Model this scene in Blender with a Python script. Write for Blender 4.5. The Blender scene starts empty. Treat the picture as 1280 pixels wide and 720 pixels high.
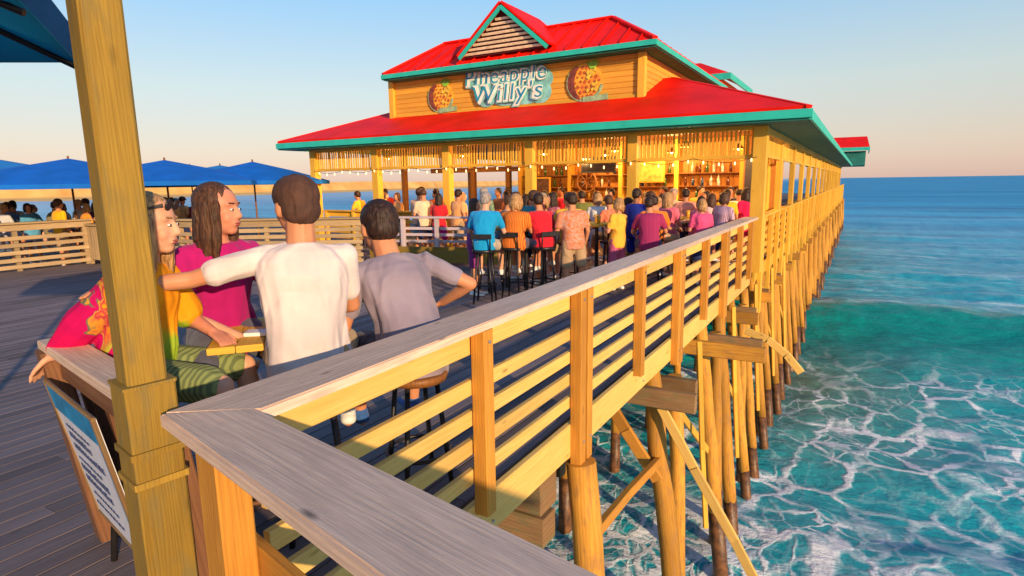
import bpy, bmesh, math, random
from mathutils import Vector, Matrix, noise
random.seed(7)
R = math.radians
sc = bpy.context.scene
col = sc.collection
DECK = 0.0
SEA = -4.0

# ------------------------------------------------------------------ materials
def newmat(name):
    m = bpy.data.materials.new(name); m.use_nodes = True
    nt = m.node_tree
    b = nt.nodes['Principled BSDF']
    return m, nt, b
def N(nt, t, **kw):
    n = nt.nodes.new(t)
    for k, v in kw.items():
        if k in n.inputs: n.inputs[k].default_value = v
        else: setattr(n, k, v)
    return n
def ramp(nt, fac, stops, interp='LINEAR'):
    r = nt.nodes.new('ShaderNodeValToRGB'); r.color_ramp.interpolation = interp
    el = r.color_ramp.elements; el.remove(el[1]); el[0].position = stops[0][0]; el[0].color = (*stops[0][1][:3], 1)
    for p, c in stops[1:]:
        e = el.new(p); e.color = (c[0], c[1], c[2], 1)
    nt.links.new(fac, r.inputs[0]); return r
def mixc(nt, fac, a, b, mode='MIX'):
    m = nt.nodes.new('ShaderNodeMix'); m.data_type = 'RGBA'; m.blend_type = mode
    for sock, v in ((m.inputs[0], fac), (m.inputs[6], a), (m.inputs[7], b)):
        if hasattr(v, 'links'): nt.links.new(v, sock)
        elif isinstance(v, (int, float)): sock.default_value = v
        else: sock.default_value = (v[0], v[1], v[2], 1)
    return m.outputs[2]
def mth(nt, op, a, b=None, clamp=False):
    m = nt.nodes.new('ShaderNodeMath'); m.operation = op; m.use_clamp = clamp
    for i, v in enumerate((a, b)):
        if v is None: continue
        if hasattr(v, 'links'): nt.links.new(v, m.inputs[i])
        else: m.inputs[i].default_value = v
    return m.outputs[0]

def wood(name, base, dark, grain=1.0, rough=.75, knots=.5, vary=.35, bump=.25, stain=None):
    """board wood: UV u runs along the board in metres, v across; random offset per board"""
    m, nt, b = newmat(name)
    uv = N(nt, 'ShaderNodeUVMap'); uv.uv_map = 'UVMap'
    mp = N(nt, 'ShaderNodeMapping'); mp.inputs['Scale'].default_value = (1.3, 14, 1)
    nt.links.new(uv.outputs[0], mp.inputs[0])
    dis = N(nt, 'ShaderNodeTexNoise'); dis.inputs['Scale'].default_value = .6; dis.inputs['Detail'].default_value = 2
    nt.links.new(mp.outputs[0], dis.inputs['Vector'])
    mp4_ = N(nt, 'ShaderNodeMapping'); mp4_.inputs['Scale'].default_value = (2.5, 11, 1); nt.links.new(uv.outputs[0], mp4_.inputs[0])
    # cathedral grain: bands in a distorted field
    md = N(nt, 'ShaderNodeVectorMath', operation='MULTIPLY_ADD'); md.inputs[1].default_value = (2.2, 2.2, 0)
    nt.links.new(dis.outputs['Color'], md.inputs[0]); nt.links.new(mp.outputs[0], md.inputs[2])
    wv = N(nt, 'ShaderNodeTexWave'); wv.bands_direction = 'Y'; wv.inputs['Scale'].default_value = .9 * grain
    wv.inputs['Distortion'].default_value = 2.5; wv.inputs['Detail'].default_value = 2; wv.inputs['Detail Scale'].default_value = .6
    nt.links.new(md.outputs[0], wv.inputs['Vector'])
    mp2 = N(nt, 'ShaderNodeMapping'); mp2.inputs['Scale'].default_value = (5, 190, 1)
    nt.links.new(uv.outputs[0], mp2.inputs[0])
    fine = N(nt, 'ShaderNodeTexNoise'); fine.inputs['Scale'].default_value = 1; fine.inputs['Detail'].default_value = 4
    nt.links.new(mp2.outputs[0], fine.inputs['Vector'])
    mp3 = N(nt, 'ShaderNodeMapping'); mp3.inputs['Scale'].default_value = (.35, .35, 1)
    nt.links.new(uv.outputs[0], mp3.inputs[0])
    big = N(nt, 'ShaderNodeTexNoise'); big.inputs['Scale'].default_value = 1; big.inputs['Detail'].default_value = 1
    nt.links.new(mp3.outputs[0], big.inputs['Vector'])
    mp4 = N(nt, 'ShaderNodeMapping'); mp4.inputs['Scale'].default_value = (2.2, 7, 1)
    nt.links.new(uv.outputs[0], mp4.inputs[0])
    vo = N(nt, 'ShaderNodeTexVoronoi'); vo.inputs['Scale'].default_value = 1
    nt.links.new(mp4.outputs[0], vo.inputs['Vector'])
    g1 = ramp(nt, wv.outputs['Fac'], [(.05, (.35, .35, .35)), (.9, (1, 1, 1))])
    g2 = ramp(nt, fine.outputs['Fac'], [(.32, (.1, .1, .1)), (.60, (1, 1, 1))])
    gg = mixc(nt, .5, g1.outputs[0], g2.outputs[0])
    mo = N(nt, 'ShaderNodeTexNoise'); mo.inputs['Scale'].default_value = 1.1; mo.inputs['Detail'].default_value = 6; mo.inputs['Roughness'].default_value = .65; nt.links.new(mp4_.outputs[0], mo.inputs['Vector'])
    gg = mixc(nt, .30, gg, ramp(nt, mo.outputs['Fac'], [(.35, (0, 0, 0)), (.65, (1, 1, 1))]).outputs[0])
    c = mixc(nt, gg, dark, base)
    kn = ramp(nt, vo.outputs['Distance'], [(.03, (1, 1, 1)), (.10, (0, 0, 0))])
    kf = mth(nt, 'MULTIPLY', kn.outputs[0], knots)
    c = mixc(nt, kf, c, [x * .35 for x in dark])
    vf = ramp(nt, big.outputs['Fac'], [(.3, (1 - vary,) * 3), (.7, (1 + vary * .4,) * 3)])
    c = mixc(nt, 1.0, c, vf.outputs[0], 'MULTIPLY')
    if stain:
        tx = N(nt, 'ShaderNodeTexNoise'); tx.inputs['Scale'].default_value = 2.3; tx.inputs['Detail'].default_value = 5
        nt.links.new(mp4.outputs[0], tx.inputs['Vector'])
        sr = ramp(nt, tx.outputs['Fac'], [(.5, (0, 0, 0)), (.68, (1, 1, 1))])
        c = mixc(nt, mth(nt, 'MULTIPLY', sr.outputs[0], .7), c, stain)
    nt.links.new(c, b.inputs['Base Color'])
    b.inputs['Roughness'].default_value = rough
    b.inputs['Specular IOR Level'].default_value = .3
    bp = N(nt, 'ShaderNodeBump'); bp.inputs['Strength'].default_value = bump; bp.inputs['Distance'].default_value = .004
    nt.links.new(gg, bp.inputs['Height']); nt.links.new(bp.outputs[0], b.inputs['Normal'])
    return m

def plain(name, c, rough=.6, nscale=6, nvar=.25, bump=0, metal=0, spec=.4, c2=None, bscale=None):
    m, nt, b = newmat(name)
    tc = N(nt, 'ShaderNodeTexCoord')
    nz = N(nt, 'ShaderNodeTexNoise'); nz.inputs['Scale'].default_value = nscale; nz.inputs['Detail'].default_value = 4
    nt.links.new(tc.outputs['Object'], nz.inputs['Vector'])
    lo = c2 if c2 else [x * (1 - nvar) for x in c]; hi = c if c2 else [min(1, x * (1 + nvar * .4)) for x in c]
    r = ramp(nt, nz.outputs['Fac'], [(.35, lo), (.65, hi)])
    nt.links.new(r.outputs[0], b.inputs['Base Color'])
    b.inputs['Roughness'].default_value = rough; b.inputs['Metallic'].default_value = metal
    b.inputs['Specular IOR Level'].default_value = spec
    if bump:
        n2 = N(nt, 'ShaderNodeTexNoise'); n2.inputs['Scale'].default_value = bscale or nscale * 3; n2.inputs['Detail'].default_value = 3
        nt.links.new(tc.outputs['Object'], n2.inputs['Vector'])
        bp = N(nt, 'ShaderNodeBump'); bp.inputs['Strength'].default_value = bump; bp.inputs['Distance'].default_value = .01
        nt.links.new(n2.outputs['Fac'], bp.inputs['Height']); nt.links.new(bp.outputs[0], b.inputs['Normal'])
    return m
_fab = {}
def fabric(c, rough=.85):
    k = tuple(round(x, 3) for x in c)
    if k not in _fab:
        m, nt, b = newmat('fabric'); tc = N(nt, 'ShaderNodeTexCoord')
        nz = N(nt, 'ShaderNodeTexNoise'); nz.inputs['Scale'].default_value = 4; nz.inputs['Detail'].default_value = 5; nt.links.new(tc.outputs['Object'], nz.inputs['Vector'])
        r = ramp(nt, nz.outputs['Fac'], [(.35, [x * .80 for x in c]), (.65, [min(1, x * 1.06) for x in c])]); nt.links.new(r.outputs[0], b.inputs['Base Color'])
        b.inputs['Roughness'].default_value = rough; b.inputs['Specular IOR Level'].default_value = .12; b.inputs['Sheen Weight'].default_value = .15
        mp = N(nt, 'ShaderNodeMapping'); mp.inputs['Scale'].default_value = (4.5, 4.5, 2.6); nt.links.new(tc.outputs['Object'], mp.inputs[0])
        w1 = N(nt, 'ShaderNodeTexNoise'); w1.inputs['Scale'].default_value = 1; w1.inputs['Detail'].default_value = 1.5; w1.inputs['Distortion'].default_value = .7; nt.links.new(mp.outputs[0], w1.inputs['Vector'])
        rid = mth(nt, 'SQRT', mth(nt, 'ADD', mth(nt, 'POWER', mth(nt, 'ABSOLUTE', mth(nt, 'SUBTRACT', w1.outputs['Fac'], .5)), 2.0), .0009))
        bp = N(nt, 'ShaderNodeBump'); bp.inputs['Strength'].default_value = .8; bp.inputs['Distance'].default_value = .085; nt.links.new(rid, bp.inputs['Height'])
        w2 = N(nt, 'ShaderNodeTexNoise'); w2.inputs['Scale'].default_value = 220; nt.links.new(tc.outputs['Object'], w2.inputs['Vector'])
        b2 = N(nt, 'ShaderNodeBump'); b2.inputs['Strength'].default_value = .3; b2.inputs['Distance'].default_value = .003; nt.links.new(w2.outputs['Fac'], b2.inputs['Height']); nt.links.new(bp.outputs[0], b2.inputs['Normal'])
        nt.links.new(b2.outputs[0], b.inputs['Normal']); _fab[k] = m
    return _fab[k]
def skinmat(c, name='skin'):
    m, nt, b = newmat(name)
    tc = N(nt, 'ShaderNodeTexCoord'); nz = N(nt, 'ShaderNodeTexNoise'); nz.inputs['Scale'].default_value = 9; nz.inputs['Detail'].default_value = 5
    nt.links.new(tc.outputs['Object'], nz.inputs['Vector'])
    r = ramp(nt, nz.outputs['Fac'], [(.3, [c[0] * .9, c[1] * .78, c[2] * .75]), (.7, c)])
    nt.links.new(r.outputs[0], b.inputs['Base Color'])
    b.inputs['Roughness'].default_value = .5; b.inputs['Subsurface Weight'].default_value = .12
    b.inputs['Subsurface Radius'].default_value = (.02, .008, .004); b.inputs['Subsurface Scale'].default_value = .5
    b.inputs['Specular IOR Level'].default_value = .22
    return m

M = {}
M['cap'] = wood('weathered_cap', (.80, .57, .42), (.46, .32, .24), 1.0, .8, 1.0, .3, .5, stain=(.50, .36, .27))
M['slat'] = wood('yellow_pine', (.80, .52, .15), (.60, .34, .065), .8, .65, .7, .25, .25)
M['post'] = wood('amber_post', (.62, .29, .04), (.38, .14, .018), 1.1, .7, .5, .3, .3)
M['oldpost'] = wood('green_treated_post', (.35, .215, .03), (.21, .12, .017), 1.6, .8, .5, .35, .6, stain=(.17, .13, .045))
M['darkrail'] = wood('dark_rail', (.23, .105, .05), (.10, .04, .02), 1.0, .8, .4, .35, .3)
M['deck'] = wood('deck_board', (.21, .165, .170), (.11, .085, .09), 1.0, .8, .5, .45, .4)
M['beam'] = wood('old_beam', (.34, .20, .09), (.14, .07, .03), .8, .85, .3, .4, .5, stain=(.16, .15, .07))
M['pile'] = wood('pile_wood', (.66, .33, .045), (.36, .14, .018), .7, .75, .3, .4, .5, stain=(.30, .15, .05))
M['pilew'] = plain('wet_pile_base', (.20, .085, .03), .45, 9, .5, .6, c2=(.06, .028, .015))
M['timber'] = wood('golden_timber', (.80, .46, .055), (.58, .28, .025), .9, .65, .4, .25, .2)
M['siding'] = wood('tower_siding', (.78, .40, .05), (.62, .26, .03), .6, .6, .35, .2, .2)
M['fence'] = wood('sun_bleached_rail', (.50, .36, .20), (.28, .18, .09), .9, .8, .4, .35, .3)
M['greyrail'] = wood('grey_painted_rail', (.52, .43, .45), (.38, .30, .32), .9, .7, .3, .2, .2)
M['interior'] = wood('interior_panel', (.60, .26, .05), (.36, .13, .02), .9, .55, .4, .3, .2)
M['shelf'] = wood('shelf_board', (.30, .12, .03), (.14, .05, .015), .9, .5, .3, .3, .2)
M['roof'] = plain('red_metal_roof', (.86, .010, .002), .6, 1.2, .18, .0, spec=.12)
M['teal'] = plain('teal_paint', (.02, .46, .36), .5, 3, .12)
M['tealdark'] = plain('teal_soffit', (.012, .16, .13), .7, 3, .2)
M['black'] = plain('black_metal', (.018, .016, .018), .4, 10, .3)
M['white'] = plain('white_paint', (.75, .74, .72), .5, 8, .1)
M['cream'] = plain('cream_card', (.62, .50, .34), .7, 8, .12)
M['metal'] = plain('grey_metal', (.35, .36, .38), .4, 10, .2, metal=.7)
M['umb_blue'] = plain('blue_canvas', (.004, .13, .52), .75, 2, .15, .2, spec=.2, bscale=40)
M['umb_blue2'] = plain('light_blue_canvas', (.02, .20, .52), .75, 2, .15, .2, spec=.2, bscale=40)
def canvas_translucent():
    m, nt, b = newmat('turquoise_canopy')
    tc = N(nt, 'ShaderNodeTexCoord'); nz = N(nt, 'ShaderNodeTexNoise'); nz.inputs['Scale'].default_value = 3; nz.inputs['Detail'].default_value = 5
    nt.links.new(tc.outputs['Object'], nz.inputs['Vector'])
    r = ramp(nt, nz.outputs['Fac'], [(.35, (.004, .26, .36)), (.65, (.008, .36, .46))])
    nt.links.new(r.outputs[0], b.inputs['Base Color']); b.inputs['Roughness'].default_value = .8
    tr = N(nt, 'ShaderNodeBsdfTranslucent'); tr.inputs[0].default_value = (.01, .50, .62, 1)
    mx = N(nt, 'ShaderNodeMixShader'); mx.inputs[0].default_value = .5
    out = nt.nodes['Material Output']
    nt.links.new(b.outputs[0], mx.inputs[1]); nt.links.new(tr.outputs[0], mx.inputs[2]); nt.links.new(mx.outputs[0], out.inputs[0])
    return m
M['canopy'] = canvas_translucent()

# ------------------------------------------------------------------ object helpers
def link(name, me, mat=None, parent=None, loc=None):
    o = bpy.data.objects.new(name, me); col.objects.link(o)
    if mat:
        for mm in (mat if isinstance(mat, (list, tuple)) else [mat]): me.materials.append(mm)
    if parent is not None: o.parent = parent
    if loc: o.location = loc
    return o
def tag(o, label=None, cat=None, group=None, kind=None):
    if label: o['label'] = label
    if cat: o['category'] = cat
    if group: o['group'] = group
    if kind: o['kind'] = kind
    return o
def thing(name, label, cat, loc=(0, 0, 0), group=None, rz=0):
    o = bpy.data.objects.new(name, None); col.objects.link(o); o.location = loc; o.rotation_euler = (0, 0, rz)
    o.empty_display_size = .2
    return tag(o, label, cat, group)
def children(o): return [c for c in bpy.data.objects if c.parent == o]
def copy_tree(o, parent=None, kids=None):
    c = o.copy(); col.objects.link(c)
    if parent is not None: c.parent = parent
    for ch in children(o): copy_tree(ch, c)
    return c

class MB:
    """mesh builder with per-board UVs"""
    def __init__(s, off=(0, 0, 0)):
        s.bm = bmesh.new(); s.uv = s.bm.loops.layers.uv.new('UVMap'); s.off = Vector(off)
    def face(s, vs, uvs, mi=0, smooth=False):
        try: f = s.bm.faces.new(vs)
        except ValueError: return
        f.material_index = mi; f.smooth = smooth
        for l, u in zip(f.loops, uvs): l[s.uv].uv = u
        return f
    def board(s, p0, p1, w, t, up=(0, 0, 1), mi=0, bev=None, twist=0, jit=0):
        """board from p0 to p1, w measured across (side), t along 'up'"""
        p0 = Vector(p0) - s.off; p1 = Vector(p1) - s.off
        if jit:
            p0 = p0 + Vector([random.uniform(-jit, jit) for _ in range(3)]); p1 = p1 + Vector([random.uniform(-jit, jit) for _ in range(3)])
        d = p1 - p0; L = d.length; d.normalize(); up = Vector(up)
        side = d.cross(up)
        if side.length < 1e-5: side = d.cross(Vector((0, 1, 0)))
        side.normalize(); up = side.cross(d).normalized()
        if twist: q = Matrix.Rotation(twist, 3, d); side = q @ side; up = q @ up
        b = bev if bev is not None else min(.006, w * .12, t * .12)
        uo, vo = random.uniform(0, 60), random.uniform(0, 60)
        prof = []
        for sx, sy in ((-1, -1), (1, -1), (1, 1), (-1, 1)):
            cx, cy = sx * w / 2, sy * t / 2
            if b > 0:
                a1 = (cx - sx * b, cy); a2 = (cx, cy - sy * b)
                prof += [a1, a2] if sx * sy < 0 else [a2, a1]
            else: prof.append((cx, cy))
        # order is counter-clockwise
        n = len(prof)
        r0 = [s.bm.verts.new(p0 + side * x + up * y) for x, y in prof]
        r1 = [s.bm.verts.new(p1 + side * x + up * y) for x, y in prof]
        acc = [0]
        for i in range(n):
            a, c = prof[i], prof[(i + 1) % n]; acc.append(acc[-1] + math.hypot(a[0] - c[0], a[1] - c[1]))
        for i in range(n):
            j = (i + 1) % n
            s.face([r0[i], r0[j], r1[j], r1[i]], [(uo, vo + acc[i]), (uo, vo + acc[i + 1]), (uo + L, vo + acc[i + 1]), (uo + L, vo + acc[i])], mi)
        s.face(list(reversed(r0)), [(uo + x * .25, vo + y * .9) for x, y in reversed(prof)], mi)
        s.face(r1, [(uo + x * .25, vo + y * .9) for x, y in prof], mi)
    def box(s, x0, x1, y0, y1, z0, z1, mi=0, bev=None):
        dx, dy, dz = x1 - x0, y1 - y0, z1 - z0
        cx, cy, cz = (x0 + x1) / 2, (y0 + y1) / 2, (z0 + z1) / 2
        if dx >= dy and dx >= dz: s.board((x0, cy, cz), (x1, cy, cz), dy, dz, (0, 0, 1), mi, bev)
        elif dy >= dz: s.board((cx, y0, cz), (cx, y1, cz), dx, dz, (0, 0, 1), mi, bev)
        else: s.board((cx, cy, z0), (cx, cy, z1), dy, dx, (1, 0, 0), mi, bev)
    def tube(s, pts, rad, n=12, mi=0, cap=True, smooth=True, wob=0):
        pts = [Vector(p) - s.off for p in pts]
        if not isinstance(rad, (list, tuple)): rad = [rad] * len(pts)
        uo, vo = random.uniform(0, 60), random.uniform(0, 60)
        rings = []; acc = 0; prev = None
        d0 = (pts[1] - pts[0]).normalized()
        a = d0.cross(Vector((0, 0, 1)));
        if a.length < 1e-3: a = d0.cross(Vector((0, 1, 0)))
        a.normalize()
        for i, p in enumerate(pts):
            d = (pts[min(i + 1, len(pts) - 1)] - pts[max(i - 1, 0)]).normalized()
            a = (a - d * a.dot(d)).normalized(); c = d.cross(a)
            if i: acc += (p - pts[i - 1]).length
            ring = []
            for k in range(n):
                th = 2 * math.pi * k / n
                rr = rad[i] * (1 + (wob * noise.noise(Vector((k * .9, acc * 1.5, uo))) if wob else 0))
                ring.append(s.bm.verts.new(p + a * math.cos(th) * rr + c * math.sin(th) * rr))
            rings.append((ring, acc))
        for i in range(len(rings) - 1):
            (r0, a0), (r1, a1) = rings[i], rings[i + 1]
            for k in range(n):
                j = (k + 1) % n; cc = 2 * math.pi * max(rad) / n
                s.face([r0[k], r0[j], r1[j], r1[k]], [(uo + a0, vo + cc * k), (uo + a0, vo + cc * (k + 1)), (uo + a1, vo + cc * (k + 1)), (uo + a1, vo + cc * k)], mi, smooth)
        if cap:
            s.face(list(reversed(rings[0][0])), [(uo, vo)] * n, mi); s.face(rings[-1][0], [(uo, vo)] * n, mi)
    def poly(s, pts, mi=0, uvs=None):
        vs = [s.bm.verts.new(Vector(p) - s.off) for p in pts]
        if uvs is None: uvs = [(p[0], p[1] + p[2]) for p in pts]
        return s.face(vs, uvs, mi)
    def slab(s, pts, thick, mi=0):
        """closed slab from a planar polygon, thickness along -normal"""
        P = [Vector(p) - s.off for p in pts]
        nrm = (P[1] - P[0]).cross(P[2] - P[0]).normalized()
        a = [s.bm.verts.new(p) for p in P]; b = [s.bm.verts.new(p - nrm * thick) for p in P]
        n = len(P)
        s.face(a, [(p.x, p.y + p.z) for p in P], mi); s.face(list(reversed(b)), [(p.x, p.y + p.z) for p in reversed(P)], mi)
        for i in range(n):
            j = (i + 1) % n
            s.face([a[j], a[i], b[i], b[j]], [(0, 0), (1, 0), (1, .1), (0, .1)], mi)
    def build(s, name, mat, parent=None, loc=None):
        me = bpy.data.meshes.new(name); s.bm.normal_update(); s.bm.to_mesh(me); s.bm.free()
        return link(name, me, mat, parent, loc)

# ------------------------------------------------------------------ world, sun, camera
SUN_DIR = Vector((.86, -.51, 0)).normalized(); ELEV = R(13)
SUN_DIR = Vector((SUN_DIR.x * math.cos(ELEV), SUN_DIR.y * math.cos(ELEV), math.sin(ELEV)))
w = bpy.data.worlds.new('World'); sc.world = w; w.use_nodes = True
nt = w.node_tree
bg = nt.nodes['Background']
sky = N(nt, 'ShaderNodeTexSky'); sky.sky_type = 'NISHITA'; sky.sun_disc = False
sky.sun_elevation = ELEV; sky.sun_rotation = math.atan2(SUN_DIR.x, SUN_DIR.y); sky.altitude = 0
sky.air_density = 1.0; sky.dust_density = .6; sky.ozone_density = 3.0
tc = N(nt, 'ShaderNodeTexCoord'); sx = N(nt, 'ShaderNodeSeparateXYZ'); nt.links.new(tc.outputs['Generated'], sx.inputs[0])
tint = ramp(nt, sx.outputs['Z'], [(0.0, (1.2, .9, .95)), (.06, (1.15, .95, .9)), (.18, (1.0, 1.0, 1.0)), (.45, (.8, 1.0, 1.2))])
tm = mixc(nt, 1.0, sky.outputs[0], tint.outputs[0], 'MULTIPLY')
# evening air: pale warm band above the horizon fading into blue overhead
grd = ramp(nt, sx.outputs['Z'], [(0.0, (3.9, 2.7, 2.35)), (.05, (4.1, 3.2, 2.55)), (.14, (3.7, 3.9, 3.4)), (.27, (2.0, 3.5, 4.7)), (.5, (.7, 2.2, 4.7)), (1, (.4, 1.2, 2.8))])
tm = mixc(nt, .70, tm, grd.outputs[0])
nt.links.new(tm, bg.inputs[0]); bg.inputs[1].default_value = .15
sun = bpy.data.lights.new('sun', 'SUN'); sun.energy = 4.6; sun.angle = R(.7); sun.color = (1.0, .70, .40)
so = bpy.data.objects.new('sun', sun); col.objects.link(so)
so.rotation_euler = (-SUN_DIR).to_track_quat('-Z', 'Y').to_euler(); so.location = (30, -20, 20)

f = 746.7; pitch = math.atan(132 / f); roll = math.atan(.0146); yaw = R(30.067)
F = Vector((-math.sin(yaw) * math.cos(pitch), math.cos(yaw) * math.cos(pitch), -math.sin(pitch)))
Rt = Vector((math.cos(yaw), math.sin(yaw), 0)); U = Rt.cross(F)
c_, s_ = math.cos(roll), math.sin(roll)
R2 = Rt * c_ - U * s_; U2 = Rt * s_ + U * c_
cam = bpy.data.cameras.new('camera'); cam.sensor_width = 36; cam.lens = f / 1280 * 36; cam.clip_end = 20000; cam.clip_start = .05
co = bpy.data.objects.new('camera', cam); col.objects.link(co)
mtx = Matrix((R2, U2, -F)).transposed().to_4x4(); mtx.translation = Vector((0, 0, 1.76)); co.matrix_world = mtx
sc.camera = co
sc.view_settings.view_transform = 'Standard'; sc.view_settings.look = 'None'
sc.view_settings.exposure = .38; sc.view_settings.gamma = 1
sc.cycles.use_denoising = True
sc.cycles.max_bounces = 6

# ------------------------------------------------------------------ SEA
def sea_height(x, y):
    h = 0
    d = math.hypot(x, y)
    k = max(0, min(1, 1 - d / 260))
    wx = x + 3 * noise.noise(Vector((x * .03, y * .03, 5)))
    # breaking swell
    c1 = 26.8 + .10 * x + .5 * math.sin(x * .25)
    t = y - c1
    a = 1.15 * (math.exp(-(t / 3.2) ** 2) if t > 0 else math.exp(-(t / 1.9) ** 2))
    h += a * (.75 + .35 * noise.noise(Vector((x * .05, 9, 1))))
    for c, am, wd in ((40, .42, 3.4), (53, .38, 4), (70, .42, 5), (92, .42, 6), (120, .45, 7), (155, .45, 8)):
        t = y - c - .08 * x + 2.5 * noise.noise(Vector((x * .025, c, 0)))
        h += am * math.exp(-(t / wd) ** 2) * (.7 + .6 * noise.noise(Vector((x * .04, c, 7))))
    h += k * (.22 * noise.noise(Vector((wx * .22, y * .55, 0))) + .10 * noise.noise(Vector((wx * .8, y * 1.3, 3))) + .045 * noise.noise(Vector((x * 2.2, y * 2.8, 8))))
    return h
def grid_axis(lo, hi, fine_lo, fine_hi, step, grow):
    v = []; x = fine_lo
    while x <= fine_hi: v.append(x); x += step
    s = step; x = v[-1]
    while x < hi: s *= grow; x += s; v.append(x)
    s = step; x = v[0]; pre = []
    while x > lo: s *= grow; x -= s; pre.append(x)
    return pre[::-1] + v
xs = grid_axis(-9000, 9000, -6, 16, .2, 1.09); ys = grid_axis(-60, 9500, 4, 34, .2, 1.045)
bm = bmesh.new(); rows = []
for y in ys:
    rows.append([bm.verts.new((x, y, SEA + sea_height(x, y))) for x in xs])
for i in range(len(ys) - 1):
    a, b = rows[i], rows[i + 1]
    for j in range(len(xs) - 1):
        fc = bm.faces.new((a[j], a[j + 1], b[j + 1], b[j])); fc.smooth = True
me = bpy.data.meshes.new('sea'); bm.to_mesh(me); bm.free()
m, nt, b = newmat('sea_water')
tc = N(nt, 'ShaderNodeTexCoord'); P = tc.outputs['Object']
sx = N(nt, 'ShaderNodeSeparateXYZ'); nt.links.new(P, sx.inputs[0])
# body colour by distance from the shore, patchy
nzb = N(nt, 'ShaderNodeTexNoise'); nzb.inputs['Scale'].default_value = .12; nzb.inputs['Detail'].default_value = 3; nt.links.new(P, nzb.inputs['Vector'])
yy = mth(nt, 'ADD', sx.outputs['Y'], mth(nt, 'MULTIPLY', mth(nt, 'SUBTRACT', nzb.outputs['Fac'], .5), 14))
yn = mth(nt, 'DIVIDE', yy, 160, True)
body = ramp(nt, yn, [(0.0, (.012, .36, .46)), (.09, (.016, .36, .42)), (.15, (.004, .33, .33)), (.21, (.015, .36, .46)), (.5, (.022, .34, .52)), (1, (.03, .30, .50))])
# sandy green shallow beside the piles
dx = mth(nt, 'SUBTRACT', sx.outputs['X'], .2)
sand = mth(nt, 'MULTIPLY', mth(nt, 'SUBTRACT', 1.0, mth(nt, 'DIVIDE', mth(nt, 'ABSOLUTE', mth(nt, 'ADD', dx, mth(nt, 'MULTIPLY', nzb.outputs['Fac'], 2.0))), 3.4), True), mth(nt, 'SUBTRACT', 1.0, mth(nt, 'DIVIDE', mth(nt, 'ABSOLUTE', mth(nt, 'SUBTRACT', sx.outputs['Y'], 18.5)), 7.0), True))
cbody = mixc(nt, mth(nt, 'MULTIPLY', sand, .85, True), body.outputs[0], (.13, .17, .085))
# foam lace
nw = N(nt, 'ShaderNodeTexNoise'); nw.inputs['Scale'].default_value = .9; nw.inputs['Detail'].default_value = 5; nt.links.new(P, nw.inputs['Vector'])
wa = N(nt, 'ShaderNodeVectorMath', operation='MULTIPLY_ADD'); wa.inputs[1].default_value = (1.1, 1.1, 0)
nt.links.new(nw.outputs['Color'], wa.inputs[0]); nt.links.new(P, wa.inputs[2])
mpf = N(nt, 'ShaderNodeMapping'); mpf.inputs['Scale'].default_value = (1, .75, .2); mpf.inputs['Rotation'].default_value = (0, 0, .5); nt.links.new(wa.outputs[0], mpf.inputs[0])
def lace(scale, w0, w1):
    v = N(nt, 'ShaderNodeTexVoronoi'); v.feature = 'DISTANCE_TO_EDGE'; v.inputs['Scale'].default_value = scale
    nt.links.new(mpf.outputs[0], v.inputs['Vector'])
    return ramp(nt, v.outputs['Distance'], [(w0, (1, 1, 1)), (w1, (0, 0, 0))], 'EASE').outputs[0]
l1 = lace(1.0, .015, .10); l2 = lace(2.4, .01, .12); l3 = lace(6.0, .0, .2)
nf = N(nt, 'ShaderNodeTexNoise'); nf.inputs['Scale'].default_value = .42; nf.inputs['Detail'].default_value = 3; nt.links.new(P, nf.inputs['Vector'])
nf2 = N(nt, 'ShaderNodeTexNoise'); nf2.inputs['Scale'].default_value = 7; nf2.inputs['Detail'].default_value = 6; nt.links.new(P, nf2.inputs['Vector'])
patch = ramp(nt, nf.outputs['Fac'], [(.42, (0, 0, 0)), (.62, (1, 1, 1))]).outputs[0]
region = mth(nt, 'MULTIPLY', mth(nt, 'SUBTRACT', 1.0, mth(nt, 'DIVIDE', mth(nt, 'SUBTRACT', yy, 16.5), 6.0), True), 1.0)
near = mth(nt, 'SUBTRACT', 1.0, mth(nt, 'DIVIDE', mth(nt, 'SUBTRACT', sx.outputs['Y'], 7.0), 5.0), True)
leftp = mth(nt, 'SUBTRACT', 1.0, mth(nt, 'DIVIDE', mth(nt, 'ADD', sx.outputs['X'], 2.0), 2.6), True)
froth = mth(nt, 'MULTIPLY', near, leftp)
nv = N(nt, 'ShaderNodeTexNoise'); nv.inputs['Scale'].default_value = 1.1; nv.inputs['Detail'].default_value = 4; nt.links.new(P, nv.inputs['Vector'])
thin = ramp(nt, nv.outputs['Fac'], [(.36, (.12, .12, .12)), (.60, (1.15, 1.15, 1.15))]).outputs[0]
l1 = mth(nt, 'MULTIPLY', l1, thin); l2 = mth(nt, 'MULTIPLY', l2, mth(nt, 'SUBTRACT', 1.25, thin))
fo = mth(nt, 'MULTIPLY', l1, mth(nt, 'ADD', .60, mth(nt, 'MULTIPLY', patch, .9)))
fo = mth(nt, 'ADD', fo, mth(nt, 'MULTIPLY', l2, mth(nt, 'ADD', mth(nt, 'MULTIPLY', patch, .7), .26)))
fo = mth(nt, 'ADD', fo, mth(nt, 'MULTIPLY', mth(nt, 'ADD', l3, l2), mth(nt, 'MULTIPLY', froth, .6)))
fo = mth(nt, 'MULTIPLY', fo, mth(nt, 'ADD', .45, mth(nt, 'MULTIPLY', nf2.outputs['Fac'], 1.3)))
fo = mth(nt, 'MULTIPLY', fo, region)
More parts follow.
